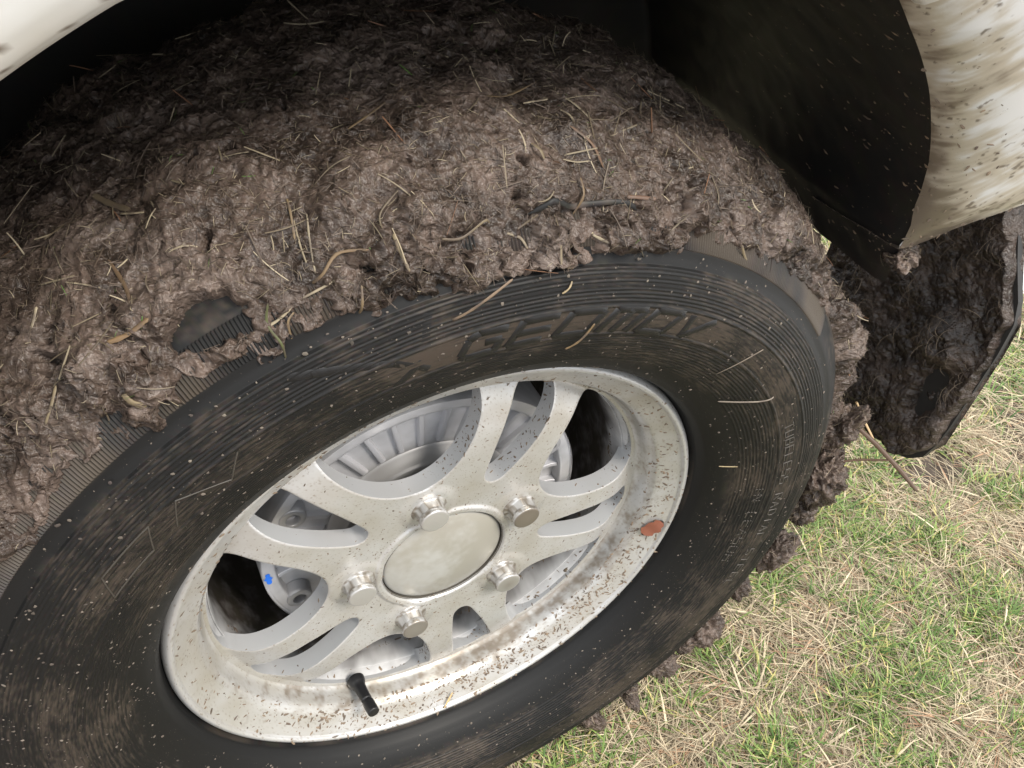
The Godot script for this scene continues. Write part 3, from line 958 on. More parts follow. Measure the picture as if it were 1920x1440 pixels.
# raised stroke (bar) on the sidewall between two points given as (degrees, radius)
func bar(v: PackedVector3Array, idx: PackedInt32Array, a0: float, r0: float, a1: float, r1: float, w: float, lift := 0.0011) -> void:
	var k := maxi(2, int(absf(a1 - a0) / 1.2) + 2)
	var mid := deg_to_rad((a0 + a1) * 0.5)
	for i in k:
		var t := float(i) / (k - 1)
		var a := lerpf(a0, a1, t); var r := lerpf(r0, r1, t)
		# direction across the stroke, in (tangent metres, radius)
		var d := Vector2(deg_to_rad(a1 - a0) * r, r1 - r0).normalized()
		var n := Vector2(-d.y, d.x) * w * 0.5
		for s in [[1.25, -0.001], [0.9, lift], [-0.9, lift], [-1.25, -0.001]]:
			var rr: float = r + n.y * s[0]
			var aa: float = a + rad_to_deg(n.x * s[0] / r)
			v.append(rp(aa, rr, side_z(rr) + s[1]))
	var base := v.size() - k * 4
	for i in k - 1:
		for j in 3:
			var o := base + i * 4 + j
			idx.append_array(PackedInt32Array([o, o + 1, o + 4, o + 4, o + 1, o + 5]))
	var e := base + (k - 1) * 4
	idx.append_array(PackedInt32Array([base, base + 2, base + 1, base, base + 3, base + 2, e, e + 1, e + 2, e, e + 2, e + 3]))

const STROKES := {
	"G": [[1, 0.9, 0.2, 1], [0.2, 1, 0, 0.8], [0, 0.8, 0, 0.2], [0, 0.2, 0.2, 0], [0.2, 0, 1, 0], [1, 0, 1, 0.5], [1, 0.5, 0.55, 0.5]],
	"E": [[0, 0, 0, 1], [0, 1, 1, 1], [0, 0.5, 1, 0.5], [0, 0, 1, 0]], "O": [[0, 0, 0, 1], [0, 1, 1, 1], [1, 1, 1, 0], [1, 0, 0, 0]],
	"M": [[0, 0, 0, 1], [0, 1, 1, 1], [0.5, 1, 0.5, 0], [1, 1, 1, 0]], "V": [[0, 1, 0.45, 0], [0.45, 0, 1, 1]],
	"L": [[0, 1, 0, 0], [0, 0, 1, 0]], "S": [[1, 1, 0, 1], [0, 1, 0, 0.5], [0, 0.5, 1, 0.5], [1, 0.5, 1, 0], [1, 0, 0, 0]],
	"R": [[0, 0, 0, 1], [0, 1, 1, 1], [1, 1, 1, 0.5], [1, 0.5, 0, 0.5], [0.4, 0.5, 1, 0]], "A": [[0, 0, 0.5, 1], [0.5, 1, 1, 0], [0.25, 0.4, 0.75, 0.4]],
	"D": [[0, 0, 0, 1], [0, 1, 0.7, 1], [0.7, 1, 1, 0.7], [1, 0.7, 1, 0.3], [1, 0.3, 0.7, 0], [0.7, 0, 0, 0]], "I": [[0.5, 0, 0.5, 1]],
	"T": [[0.5, 0, 0.5, 1], [0, 1, 1, 1]], "U": [[0, 1, 0, 0], [0, 0, 1, 0], [1, 0, 1, 1]], "B": [[0, 0, 0, 1], [0, 1, 0.9, 1], [0.9, 1, 0.9, 0.5], [0, 0.5, 1, 0.5], [1, 0.5, 1, 0], [1, 0, 0, 0]],
	"N": [[0, 0, 0, 1], [0, 1, 1, 0], [1, 0, 1, 1]], "H": [[0, 0, 0, 1], [1, 0, 1, 1], [0, 0.5, 1, 0.5]]}

# writes clockwise, tops outwards; adv and wid in degrees
func letters(text: String, a: float, adv: float, wid: float, r0: float, r1: float, stroke: float, slant: float, m: Material, lift: float) -> void:
	for ch in text:
		if STROKES.has(ch):
			var v := PackedVector3Array(); var idx := PackedInt32Array()
			for s in STROKES[ch]:
				bar(v, idx, a - s[0] * wid - slant * s[1], lerpf(r0, r1, s[1]), a - s[2] * wid - slant * s[3], lerpf(r0, r1, s[3]), stroke, lift)
			obj("raised_letter", arr_mesh(v, soft_normals(v, idx), idx), m, wheel)
		a -= adv

func build_lettering() -> void:
	var black := mat(lin(0.007, 0.007, 0.0075), 0.5)
	var worn := mat(lin(0.055, 0.048, 0.04), 0.5)
	letters("GEOMOV", 8.6, 6.0, 4.3, 0.2640, 0.2800, 0.0046, 1.6, black, 0.0009)
	letters("TUBELESS RADIAL STEEL", -62.0, 2.25, 1.45, 0.2665, 0.2735, 0.0008, 0.0, worn, 0.0007)
	letters("IN LEASOH", -79.0, 2.6, 1.7, 0.2480, 0.2555, 0.0008, 0.0, worn, 0.0007)
	letters("OOD", -196.0, 10.5, 7.0, 0.2380, 0.2560, 0.0052, 1.2, black, 0.0010)
	letters("ON", 56.0, 12.0, 8.0, 0.2660, 0.2800, 0.0009, 3.0, worn, 0.0006)
	# leaf-like mark left of the big letters, and the dark band beside it
	var v := PackedVector3Array(); var idx := PackedInt32Array()
	for s in [[25.0, 0.300, 15.5, 0.280], [15.5, 0.280, 12.0, 0.2665], [23.0, 0.2955, 17.0, 0.283], [11.0, 0.300, 12.6, 0.274], [12.6, 0.274, 16.0, 0.262]]:
		bar(v, idx, s[0], s[1], s[2], s[3], 0.0045, 0.0004)
	obj("raised_mark", arr_mesh(v, soft_normals(v, idx), idx), black, wheel)

# ---------------------------------------------------------------- mud
var MUD_EDGE := [[-185.0, 0.070], [-150.0, 0.068], [-125.0, 0.064], [-110.0, 0.060], [-96.0, 0.062], [-84.0, 0.066], [-72.0, 0.062], [-62.0, 0.056], [-55.0, 0.050], [-45.0, 0.046], [-36.0, 0.040], [-30.0, 0.042], [-20.0, 0.036], [-15.0, 0.029], [-8.0, 0.027], [0.0, 0.026], [7.0, 0.023], [18.0, 0.026], [24.0, 0.030], [30.0, 0.037], [38.0, 0.036], [44.0, 0.039], [52.0, 0.037], [60.0, 0.036], [82.0, 0.036]]
var mud_e1 := noise(61, 13.0, 2)
var mud_l := noise(62, 17.0, 2)
var mud_m := noise(63, 48.0, 3)
var mud_f := noise(64, 170.0, 3)
var mud_x := noise(65, 420.0, 2)
var mud_c := noise(66, 24.0, 4)
var mud_pit := noise(67, 55.0, 2)
var mud_clump := cells(69, 26.0)
var mud_crumb := cells(70, 75.0)
var mud_dry := noise(74, 11.0, 3)

func cells(sd: int, freq: float) -> FastNoiseLite:
	var n := FastNoiseLite.new()
	n.seed = sd
	n.frequency = freq
	n.noise_type = FastNoiseLite.TYPE_CELLULAR
	n.fractal_type = FastNoiseLite.FRACTAL_NONE
	n.cellular_return_type = FastNoiseLite.RETURN_DISTANCE2_SUB
	n.cellular_jitter = 1.0
	n.domain_warp_enabled = true
	n.domain_warp_amplitude = 0.35 / freq
	n.domain_warp_frequency = freq * 0.9
	return n

func prof_at(s: float, want_n: bool) -> Vector2:
	var lo := 0; var hi := prof_s.size() - 1
	while hi - lo > 1:
		var md := (lo + hi) >> 1
		if prof_s[md] <= s: lo = md
		else: hi = md
	var f := clampf((s - prof_s[lo]) / maxf(prof_s[hi] - prof_s[lo], 1e-6), 0, 1)
	return prof_n[lo].lerp(prof_n[hi], f) if want_n else prof_p[lo].lerp(prof_p[hi], f)

func mud_colour(w: Vector3) -> Color:
	var k := clampf(0.42 + mud_c.get_noise_3dv(w) * 1.0 + 0.45 * mud_f.get_noise_3dv(w), 0, 1)
	var col := Color(0.056, 0.042, 0.034).lerp(Color(0.238, 0.182, 0.154), k)
	return col.lerp(Color(0.28, 0.226, 0.20), smoothstep(0.15, 0.6, mud_dry.get_noise_3dv(w)) * 0.7)

func build_mud() -> void:
	mud_nu = 1480
	mud_nv = 270
	mud_p.resize(mud_nu * mud_nv); mud_t.resize(mud_nu * mud_nv)
	var c := PackedColorArray(); c.resize(mud_nu * mud_nv)
	var base := PackedVector2Array(); var bn := PackedVector2Array(); var ss := PackedFloat32Array()
	for j in mud_nv:
		var s := lerpf(MUD_S0, MUD_S1, pow(float(j) / (mud_nv - 1), 1.12))
		ss.append(s); base.append(prof_at(s, false)); bn.append((prof_at(maxf(s - 0.012, 0), true) + prof_at(s, true) + prof_at(s + 0.012, true)).normalized())
	for i in mud_nu:
		var a := lerpf(MUD_A1, MUD_A0, float(i) / (mud_nu - 1))
		var se0 := lerp_table(MUD_EDGE, a)
		var rear := smoothstep(-52.0, -72.0, a)
		var dir := rp(a, 1, 0)
		for j in mud_nv:
			var b := base[j]
			var w := dir * b.x
			w.z = b.y
			var s := ss[j]
			var e := mud_e1.get_noise_3dv(w)
			var m := mud_m.get_noise_3dv(w)
			var f := mud_f.get_noise_3dv(w)
			var l := mud_l.get_noise_3dv(w)
			var se := se0 + 0.012 * e * (1.0 - 0.5 * rear) + 0.0075 * m * (1.0 - 0.6 * rear)
			var n := dir * bn[j].x
			n.z = bn[j].y
			var h := smoothstep(se - 0.001, se + 0.004, s)
			# smeared hole that shows the shoulder block
			var hole := Vector2((a - 27.5) / 3.4, (s - 0.054) / 0.012).length() + 0.4 * m + 0.2 * f
			h *= smoothstep(0.75, 0.95, hole)
			h *= smoothstep(0.298, 0.27, s)
			var body := lerpf(0.006, 0.017, smoothstep(se, se + 0.085, s))
			body += 0.007 * smoothstep(0.0, 0.012, s - se) * smoothstep(0.05, 0.012, s - se) * clampf(0.5 + 2.0 * e, 0, 1.4)   # rolled lumps along the edge
			body = lerpf(body, lerpf(0.012, 0.020, smoothstep(-105.0, -80.0, a)) + 0.020 * clampf(e * 1.6 + 0.45, 0, 1), rear)
			var clump := smoothstep(-0.98, -0.55, mud_clump.get_noise_3dv(w))
			var edge_band := smoothstep(0.055, 0.005, s - se)
			body += (clump - 0.75) * (0.0022 + 0.0095 * edge_band)
			body *= lerpf(1.0, sqrt(clampf((s - se) / 0.022, 0.0, 1.0)), rear)
			var t := h * maxf(body + 0.0065 * l + 0.0030 * m, 0.002) - (1.0 - h) * 0.005
			w += n * t
			# finer relief is taken where the surface now is, so that steep sides are not drawn out
			var x := mud_x.get_noise_3dv(w)
			f = mud_f.get_noise_3dv(w)
			var md2 := mud_m.get_noise_3dv(w * 1.7)
			var pit := mud_pit.get_noise_3dv(w)
			var crumb := smoothstep(-1.0, -0.6, mud_crumb.get_noise_3dv(w))
			var fine := h * (0.0007 * f + 0.0006 * x + 0.0008 * md2 + 0.0010 * (crumb - 0.7) * smoothstep(-0.25, 0.25, e + m) - 0.05 * maxf(0.0, pit - 0.5))
			t += fine
			w += n * fine
			# crumbs lean sideways a little so that edges break up
			if h > 0.01:
				w += Vector3(mud_f.get_noise_3d(w.y + 3.0, w.z, w.x), mud_f.get_noise_3d(w.z, w.x + 7.0, w.y), mud_f.get_noise_3d(w.x, w.y, w.z + 5.0)) * 0.0010 * h
				var eb := maxf(edge_band * (1.0 - 0.6 * smoothstep(0.03, 0.06, s - se)), rear) * h
				if eb > 0.02: w += Vector3(mud_m.get_noise_3d(w.y * 1.6 + 3.0, w.z * 1.6, w.x * 1.6), mud_m.get_noise_3d(w.z * 1.6, w.x * 1.6 + 7.0, w.y * 1.6), mud_m.get_noise_3d(w.x * 1.6, w.y * 1.6, w.z * 1.6 + 5.0)) * 0.0048 * eb
			mud_p[i * mud_nv + j] = w
			mud_t[i * mud_nv + j] = t
			c[i * mud_nv + j] = mud_colour(w) * lerpf(0.8, 1.0, clampf(0.5 + x, 0, 1))
	mud_nrm = grid_normals(mud_p, mud_nu, mud_nv, false, false)
	var cake := Node3D.new()
	cake.name = "mud_cake"
	cake.position = Vector3(0, HUB, 0)
	tag(cake, "thick brown mud full of chopped straw caked over the tyre tread and shoulder", "mud")
	add_child(cake)
	obj("mud_layer", arr_mesh(mud_p, mud_nrm, grid_index(mud_nu, mud_nv, false, false), c), mud_material(), cake)
	scatter_fibres(cake)

var mud_mat: StandardMaterial3D

# matted fibres: thousands of short strokes pressed into a height map
func mud_material() -> StandardMaterial3D:
	if mud_mat: return mud_mat
	var n := 1024
	var hgt := PackedFloat32Array(); hgt.resize(n * n)
	var r := RandomNumberGenerator.new(); r.seed = 5
	for k in 15000:
		var x := r.randf() * n; var y := r.randf() * n
		var a := r.randf() * TAU
		var ln := r.randf_range(8.0, 46.0)
		var wd := 0 if r.randf() < 0.5 else r.randi_range(1, 2)
		var lv := r.randf_range(-0.6, 1.0)
		var turn := r.randfn(0.0, 0.02)
		for q in int(ln):
			x += cos(a); y += sin(a); a += turn
			var f := lv * sin(PI * q / ln)
			for o in range(-wd, wd + 1):
				var ix := posmod(int(x - sin(a) * o), n); var iy := posmod(int(y + cos(a) * o), n)
				var at := iy * n + ix
				hgt[at] = lerpf(hgt[at], f * (1.0 - 0.3 * absf(o)), 0.7)
	var g := noise(68, 0.05, 4)
	var hb := PackedByteArray(); hb.resize(n * n)
	var tb := PackedByteArray(); tb.resize(n * n * 3)
	for y in n:
		for x in n:
			var at := y * n + x
			var v := clampf(0.42 + 0.3 * hgt[at] + 0.25 * g.get_noise_2d(x, y), 0, 1)
			hb[at] = int(v * 255)
			var tone := clampf(0.62 + 0.42 * v, 0, 1)
			tb[at * 3] = int(255 * tone); tb[at * 3 + 1] = int(250 * tone); tb[at * 3 + 2] = int(244 * tone)
	var hi := Image.create_from_data(n, n, false, Image.FORMAT_L8, hb)
	hi.convert(Image.FORMAT_RGBA8)
	hi.bump_map_to_normal_map(20.0)
	mud_mat = mat(Color.WHITE, 0.43, 0.0, true)
	mud_mat.metallic_specular = 0.45
	mud_mat.albedo_texture = ImageTexture.create_from_image(Image.create_from_data(n, n, false, Image.FORMAT_RGB8, tb))
	mud_mat.normal_enabled = true
	mud_mat.normal_texture = ImageTexture.create_from_image(hi)
	mud_mat.normal_scale = 1.0
	mud_mat.uv1_triplanar = true
	mud_mat.uv1_world_triplanar = true
	mud_mat.uv1_scale = Vector3(3.1, 3.1, 3.1)
	return mud_mat

func fibre_mesh(bend: float) -> ArrayMesh:
	var p := PackedVector3Array()
	for i in 5:
		var t := i / 4.0
		var y := bend * 4.0 * t * (1.0 - t) * 0.25
		for k in 4:
			var a := TAU * k / 3.0
			var w := 0.5 * (1.0 - 0.5 * absf(t - 0.4))
			p.append(Vector3(cos(a) * w, 0, t - 0.5) + Vector3(0, sin(a) * w, 0) + Vector3(y * 3.0, y * 2.0, 0) * 0.0)
	return grid_mesh(p, 5, 4, false, true)

func curl_mesh(bend: float) -> ArrayMesh:
	# unit length along z, unit width; the bend is a share of the length and is applied in x and y by the caller's scale
	var p := PackedVector3Array()
	for i in 7:
		var t := i / 6.0 - 0.5
		for k in 4:
			var a := TAU * k / 3.0
			var w := 0.5 * (1.0 - 0.7 * absf(t))
			p.append(Vector3(cos(a) * w + bend * (0.25 - t * t) * 14.0, sin(a) * w * 0.5 + bend * (0.25 - t * t) * 3.0, t))
	return grid_mesh(p, 7, 4, false, true)

func scatter_fibres(cake: Node3D) -> void:
	var sets := [[fibre_mesh(0.0), [], PackedColorArray()], [curl_mesh(0.12), [], PackedColorArray()], [curl_mesh(0.38), [], PackedColorArray()]]
	var want := 70000
	var got := 0
	while got < want:
		var i := rng.randi() % mud_nu
		var j := rng.randi() % mud_nv
		var k := i * mud_nv + j
		if mud_t[k] < 0.003: continue
		got += 1
		var n := mud_nrm[k]
		var x := n.cross(Vector3(rng.randfn(), rng.randfn(), rng.randfn())).normalized()
		var z := (x + n * rng.randfn(0.0, 0.28)).normalized()
		var y := n
		x = y.cross(z).normalized()
		y = z.cross(x)
		var big := rng.randf()
		var ln := rng.randf_range(0.002, 0.0075)
		var wd := rng.randf_range(0.0002, 0.0005)
		var q := rng.randf()
		var col := Color(0.035, 0.026, 0.02).lerp(Color(0.15, 0.112, 0.085), rng.randf())
		if q > 0.83: col = straw_col(pow(rng.randf(), 1.6)) * 0.6
		if big > 0.984:
			ln = rng.randf_range(0.008, 0.024)
			wd = rng.randf_range(0.0005, 0.0012)
			col = straw_col(rng.randf()) * 0.6 if q > 0.35 else Color(0.085, 0.062, 0.045)
			if q > 0.93: col = Color(0.22, 0.115, 0.065)
		if q < 0.004: col = Color(0.10, 0.20, 0.04)
		var t: Array = sets[rng.randi() % 3]
		(t[1] as Array).append(Transform3D(Basis(x * wd, y * wd, z * ln), mud_p[k] + n * (wd * 0.4 + maxf(0, z.dot(n)) * ln * 0.42)))
		t[2].append(col)
	for s in sets:
		multi("straw_fibre", s[0], s[1], s[2], mat(Color.WHITE, 0.6, 0.0, true), cake)

func mud_index(a: float, s: float) -> int:
	var i := clampi(int(round((MUD_A1 - a) / (MUD_A1 - MUD_A0) * (mud_nu - 1))), 0, mud_nu - 1)
	var j := clampi(int(round(pow(clampf((s - MUD_S0) / (MUD_S1 - MUD_S0), 0, 1), 1.0 / 1.12) * (mud_nv - 1))), 0, mud_nv - 1)
	return i * mud_nv + j

# ---------------------------------------------------------------- mud on the flap and loose clods
func clod_mesh(size: Vector3, sd: int, nu := 90, nv := 50) -> ArrayMesh:
	var a := noise(sd, 26.0, 3); var b := noise(sd + 1, 90.0, 3); var f := noise(sd + 2, 300.0, 2)
	var p := PackedVector3Array(); var c := PackedColorArray()
	for i in nu:
		var u := TAU * i / nu
		for j in nv:
			var t := PI * j / (nv - 1)
			var d := Vector3(sin(t) * cos(u), cos(t), sin(t) * sin(u))
			var w := d * size
			var k := 1.0 + 0.38 * a.get_noise_3dv(w) + 0.38 * b.get_noise_3dv(w) + 0.12 * f.get_noise_3dv(w)
			w *= k
			p.append(w); c.append(mud_colour(w + Vector3(sd, 0, 0)))
	return grid_mesh(p, nu, nv, true, false, c)

func build_flap_mud() -> void:
	var big := noise(71, 14.0, 2); var md := noise(72, 50.0, 3); var fi := noise(73, 220.0, 3)
	var p := PackedVector3Array(); var c := PackedColorArray()
	var nu := 150; var nv := 190
	var xf := []; var fc := PackedColorArray()
	for i in nu:
		for j in nv:
			var z := lerpf(-0.155, 0.0425, float(i) / (nu - 1))
			var y := lerpf(0.3155, 0.598, float(j) / (nv - 1))
			var w := Vector3(0.462, y, z)
			var zmax := 0.0390
			if y > 0.47: zmax = lerpf(0.0390, 0.0370, (y - 0.47) / 0.03)
			if y > 0.50: zmax = lerpf(0.0370, -0.020, (y - 0.50) / 0.10)
			elif y < 0.36: zmax = lerpf(0.005, 0.038, sqrt(clampf((y - 0.3175) / 0.042, 0, 1)))
			var zout := zmax + 0.0016
			zmax += 0.004 * md.get_noise_3d(y * 0.6, 0.0, 3.0)
			var e := smoothstep(-0.001, 0.004, zmax - z) * smoothstep(0.3155, 0.3215, y)
			var t := 0.003 + 0.008 * big.get_noise_3dv(w) + 0.0055 * md.get_noise_3dv(w) + 0.0018 * fi.get_noise_3dv(w)
			t += 0.016 * smoothstep(1.0, 0.3, Vector2((z - 0.0) / 0.03, (y - 0.455) / 0.035).length())
			t -= 0.014 * smoothstep(1.0, 0.4, Vector2((z - 0.008) / 0.018, (y - 0.40) / 0.045).length())
			t = t * e - 0.013 * (1.0 - e)
			w.x -= 0.006 + t
			w.z = minf(w.z, zout)
			p.append(w)
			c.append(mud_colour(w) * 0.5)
			if t > 0.003 and rng.randf() < 0.045:
				var dr := Vector3(rng.randfn(0, 0.35), rng.randfn(-1.0, 0.7), rng.randfn(0, 0.6)).normalized()
				var x := dr.cross(Vector3(-1, 0, 0)).normalized()
				var wd := rng.randf_range(0.0003, 0.0008)
				xf.append(Transform3D(Basis(x * wd, dr.cross(x) * -wd, dr * rng.randf_range(0.006, 0.028)), w + Vector3(-0.001 - 0.004 * rng.randf(), 0, 0)))
				fc.append(Color(0.06, 0.045, 0.035).lerp(Color(0.22, 0.17, 0.12), pow(rng.randf(), 2.0)))
	var fm := Node3D.new()
	fm.name = "flap_mud"
	tag(fm, "dark clotted mud with hanging roots stuck to the mud flap", "mud")
	add_child(fm)
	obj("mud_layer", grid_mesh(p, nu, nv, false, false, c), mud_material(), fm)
	multi("root_fibre", curl_mesh(1.4), xf, fc, mat(Color.WHITE, 0.65, 0.0, true), fm)
	# loose clods
	var md_mat := mud_material()
	var list := [
		[Vector3(0.366, 0.318, 0.006), Vector3(0.022, 0.036, 0.020), "rounded mud clod clinging to the rear edge of the tyre above the grass"],
		[Vector3(0.366, 0.372, -0.002), Vector3(0.015, 0.032, 0.016), "ragged upright clod on the tyre edge where brown twigs stick out"],
		[Vector3(0.352, 0.212, 0.004), Vector3(0.017, 0.026, 0.016), "crumbly mud clod on the tyre's lower rear edge, below the rounded clod"],
		[Vector3(0.300, 0.112, 0.006), Vector3(0.020, 0.024, 0.016), "small mud clod low on the tyre edge, nearest the ground"],
		[Vector3(0.255, 0.066, 0.006), Vector3(0.024, 0.014, 0.015), "flat smear of mud at the foot of the tyre in the grass"],
		[Vector3(0.330, 0.160, -0.004), Vector3(0.012, 0.020, 0.012), "little ragged clod between the two lower clods on the tyre edge"],
		[Vector3(0.280, 0.088, 0.004), Vector3(0.014, 0.012, 0.012), "mud crumb at the tyre's foot, just below the small low clod"],
		[Vector3(0.220, 0.042, 0.010), Vector3(0.022, 0.010, 0.014), "low grey mud ridge where the tyre meets the grass"],
		[Vector3(0.170, 0.028, 0.016), Vector3(0.020, 0.009, 0.012), "mud smear under the tyre at the bottom edge of the view"],
		[Vector3(0.366, 0.275, 0.000), Vector3(0.014, 0.022, 0.014), "clod joining the rounded clod to the crumbly one below it"],
		[Vector3(0.350, 0.556, -0.012), Vector3(0.026, 0.008, 0.012), "clot of mud hanging under the bumper's lower corner"],
		[Vector3(0.512, 0.592, -0.012), Vector3(0.012, 0.014, 0.008), "dark mud shred hanging in the pale gap at the right edge, behind the flap"]]
	for k in list.size():
		var o := obj("mud_clod", clod_mesh(list[k][1], 80 + 5 * k), md_mat, self)
		o.position = list[k][0]
		var cx := []; var cc := PackedColorArray()
		var arr: Array = o.mesh.surface_get_arrays(0)
		for q in 260:
			var e := rng.randi() % (arr[Mesh.ARRAY_VERTEX] as PackedVector3Array).size()
			var nn: Vector3 = arr[Mesh.ARRAY_NORMAL][e]
			var zd := (nn.cross(Vector3(rng.randfn(), rng.randfn(), rng.randfn())).normalized() + nn * rng.randfn(0.0, 0.45)).normalized()
			var xd := nn.cross(zd).normalized()
			var wd := rng.randf_range(0.0002, 0.0006); var ln := rng.randf_range(0.004, 0.013)
			cx.append(Transform3D(Basis(xd * wd, zd.cross(xd) * wd, zd * ln), arr[Mesh.ARRAY_VERTEX][e] + nn * (wd * 0.4 + maxf(0.0, zd.dot(nn)) * ln * 0.4)))
			cc.append(Color(0.04, 0.03, 0.023).lerp(Color(0.3, 0.24, 0.16), pow(rng.randf(), 2.5)))
		multi("straw_fibre", curl_mesh(0.4), cx, cc, mat(Color.WHITE, 0.6, 0.0, true), o)
		o.rotation = Vector3(0.3 * k, 0.7 * k, 0.2)
		tag(o, list[k][2], "mud", "clods of mud")

# ---------------------------------------------------------------- stalks laid on the mud
func straw_mesh(ctrl: PackedVector3Array, up: Vector3, w: float, flat: float, tone: Color) -> ArrayMesh:
	# a flattened, slightly uneven stalk through the control points, blunt at both ends
	var n := 14
	var sides := 7
	var p := PackedVector3Array(); var c := PackedColorArray()
	var sd := rng.randf() * 100.0
	var at := []
	for i in n + 1:
		var t := float(i) / n * (ctrl.size() - 1)
		var k := mini(int(t), ctrl.size() - 2)
		at.append(ctrl[k].cubic_interpolate(ctrl[k + 1], ctrl[maxi(k - 1, 0)], ctrl[mini(k + 2, ctrl.size() - 1)], t - k))
	for i in n + 1:
		var d: Vector3 = (at[mini(i + 1, n)] - at[maxi(i - 1, 0)]).normalized()
		var x := d.cross(up).normalized()
		var y := x.cross(d)
		var e := 1.0 if i > 0 and i < n else 0.25
		var ww := w * e * (0.82 + 0.3 * fine_n.get_noise_2d(i * 0.006, sd) + 0.12 * sin(PI * i / n))
		var muddy := smoothstep(-0.1, 0.45, patch_n.get_noise_2d(i * 0.05, sd))
		for k in sides + 1:
			var a := TAU * k / sides
			p.append(at[i] + x * cos(a) * ww + y * sin(a) * ww * flat)
			var g := 0.8 + 0.35 * fine_n.get_noise_2d(k * 0.02, sd + 7.0 + i * 0.0006)
			c.append((tone * g).lerp(Color(0.09, 0.068, 0.054), muddy * 0.75))
	return grid_mesh(p, n + 1, sides + 1, false, false, c)

func stalk_mesh(a: Array, w: float, lift: float, sag: float, tone: Color) -> ArrayMesh:
	# a: (angle, arc) pairs along the stalk
	var pts := PackedVector3Array()
	var up := Vector3.ZERO
	for k in a.size():
		# the surface round the control point, so that single crumbs do not bend the stalk
		var q := Vector3.ZERO
		for o in [-0.25, 0.0, 0.25]:
			for u in [-0.002, 0.0, 0.002]:
				var e := mud_index(a[k][0] + o, a[k][1] + u)
				q += mud_p[e] / 9.0
				up += mud_nrm[e]
		var mid := 1.0 if k > 0 and k < a.size() - 1 else 0.0
		pts.append(q + mud_nrm[mud_index(a[k][0], a[k][1])] * (lift + sag * mid))
	return straw_mesh(pts, up.normalized(), w, 0.45, tone)

func stalk(called: String, a: Array, w: float, col: Color, label: String, category: String, lift := 0.0014, sag := 0.001, group := "") -> MeshInstance3D:
	var o := obj(called, stalk_mesh(a, w * 0.7, lift * 0.45, sag * 0.7, (col.lerp(Color(0.2, 0.16, 0.11), 0.25) * 0.5 if col.r > 0.2 else col * 0.6)), mat(Color.WHITE, 0.6, 0.0, true), self)
	o.position = Vector3(0, HUB, 0)
	tag(o, label, category, group)
	return o

func side_stalk(called: String, pts: Array, w: float, col: Color, label: String, category: String) -> void:
	# pts: (degrees, radius, lift) on the bare sidewall
	var v := PackedVector3Array(); var rad := PackedFloat32Array()
	var cv := Curve3D.new()
	for q in pts: cv.add_point(rp(q[0], q[1], side_z(q[1]) + q[2]))
	for k in range(1, pts.size() - 1):
		var d := (cv.get_point_position(k + 1) - cv.get_point_position(k - 1)) * 0.22
		cv.set_point_in(k, -d); cv.set_point_out(k, d)
	for i in 15:
		v.append(cv.samplef((pts.size() - 1) * i / 14.0)); rad.append(w * (0.5 + 0.5 * sin(PI * (0.12 + 0.8 * i / 14.0))))
	var o := obj(called, straw_mesh(v, Vector3(0, 0.2, 1), w * 0.75, 0.6, col * 0.7), mat(Color.WHITE, 0.6, 0.0, true), self)
	o.position = Vector3(0, HUB, 0)
	tag(o, label, category)

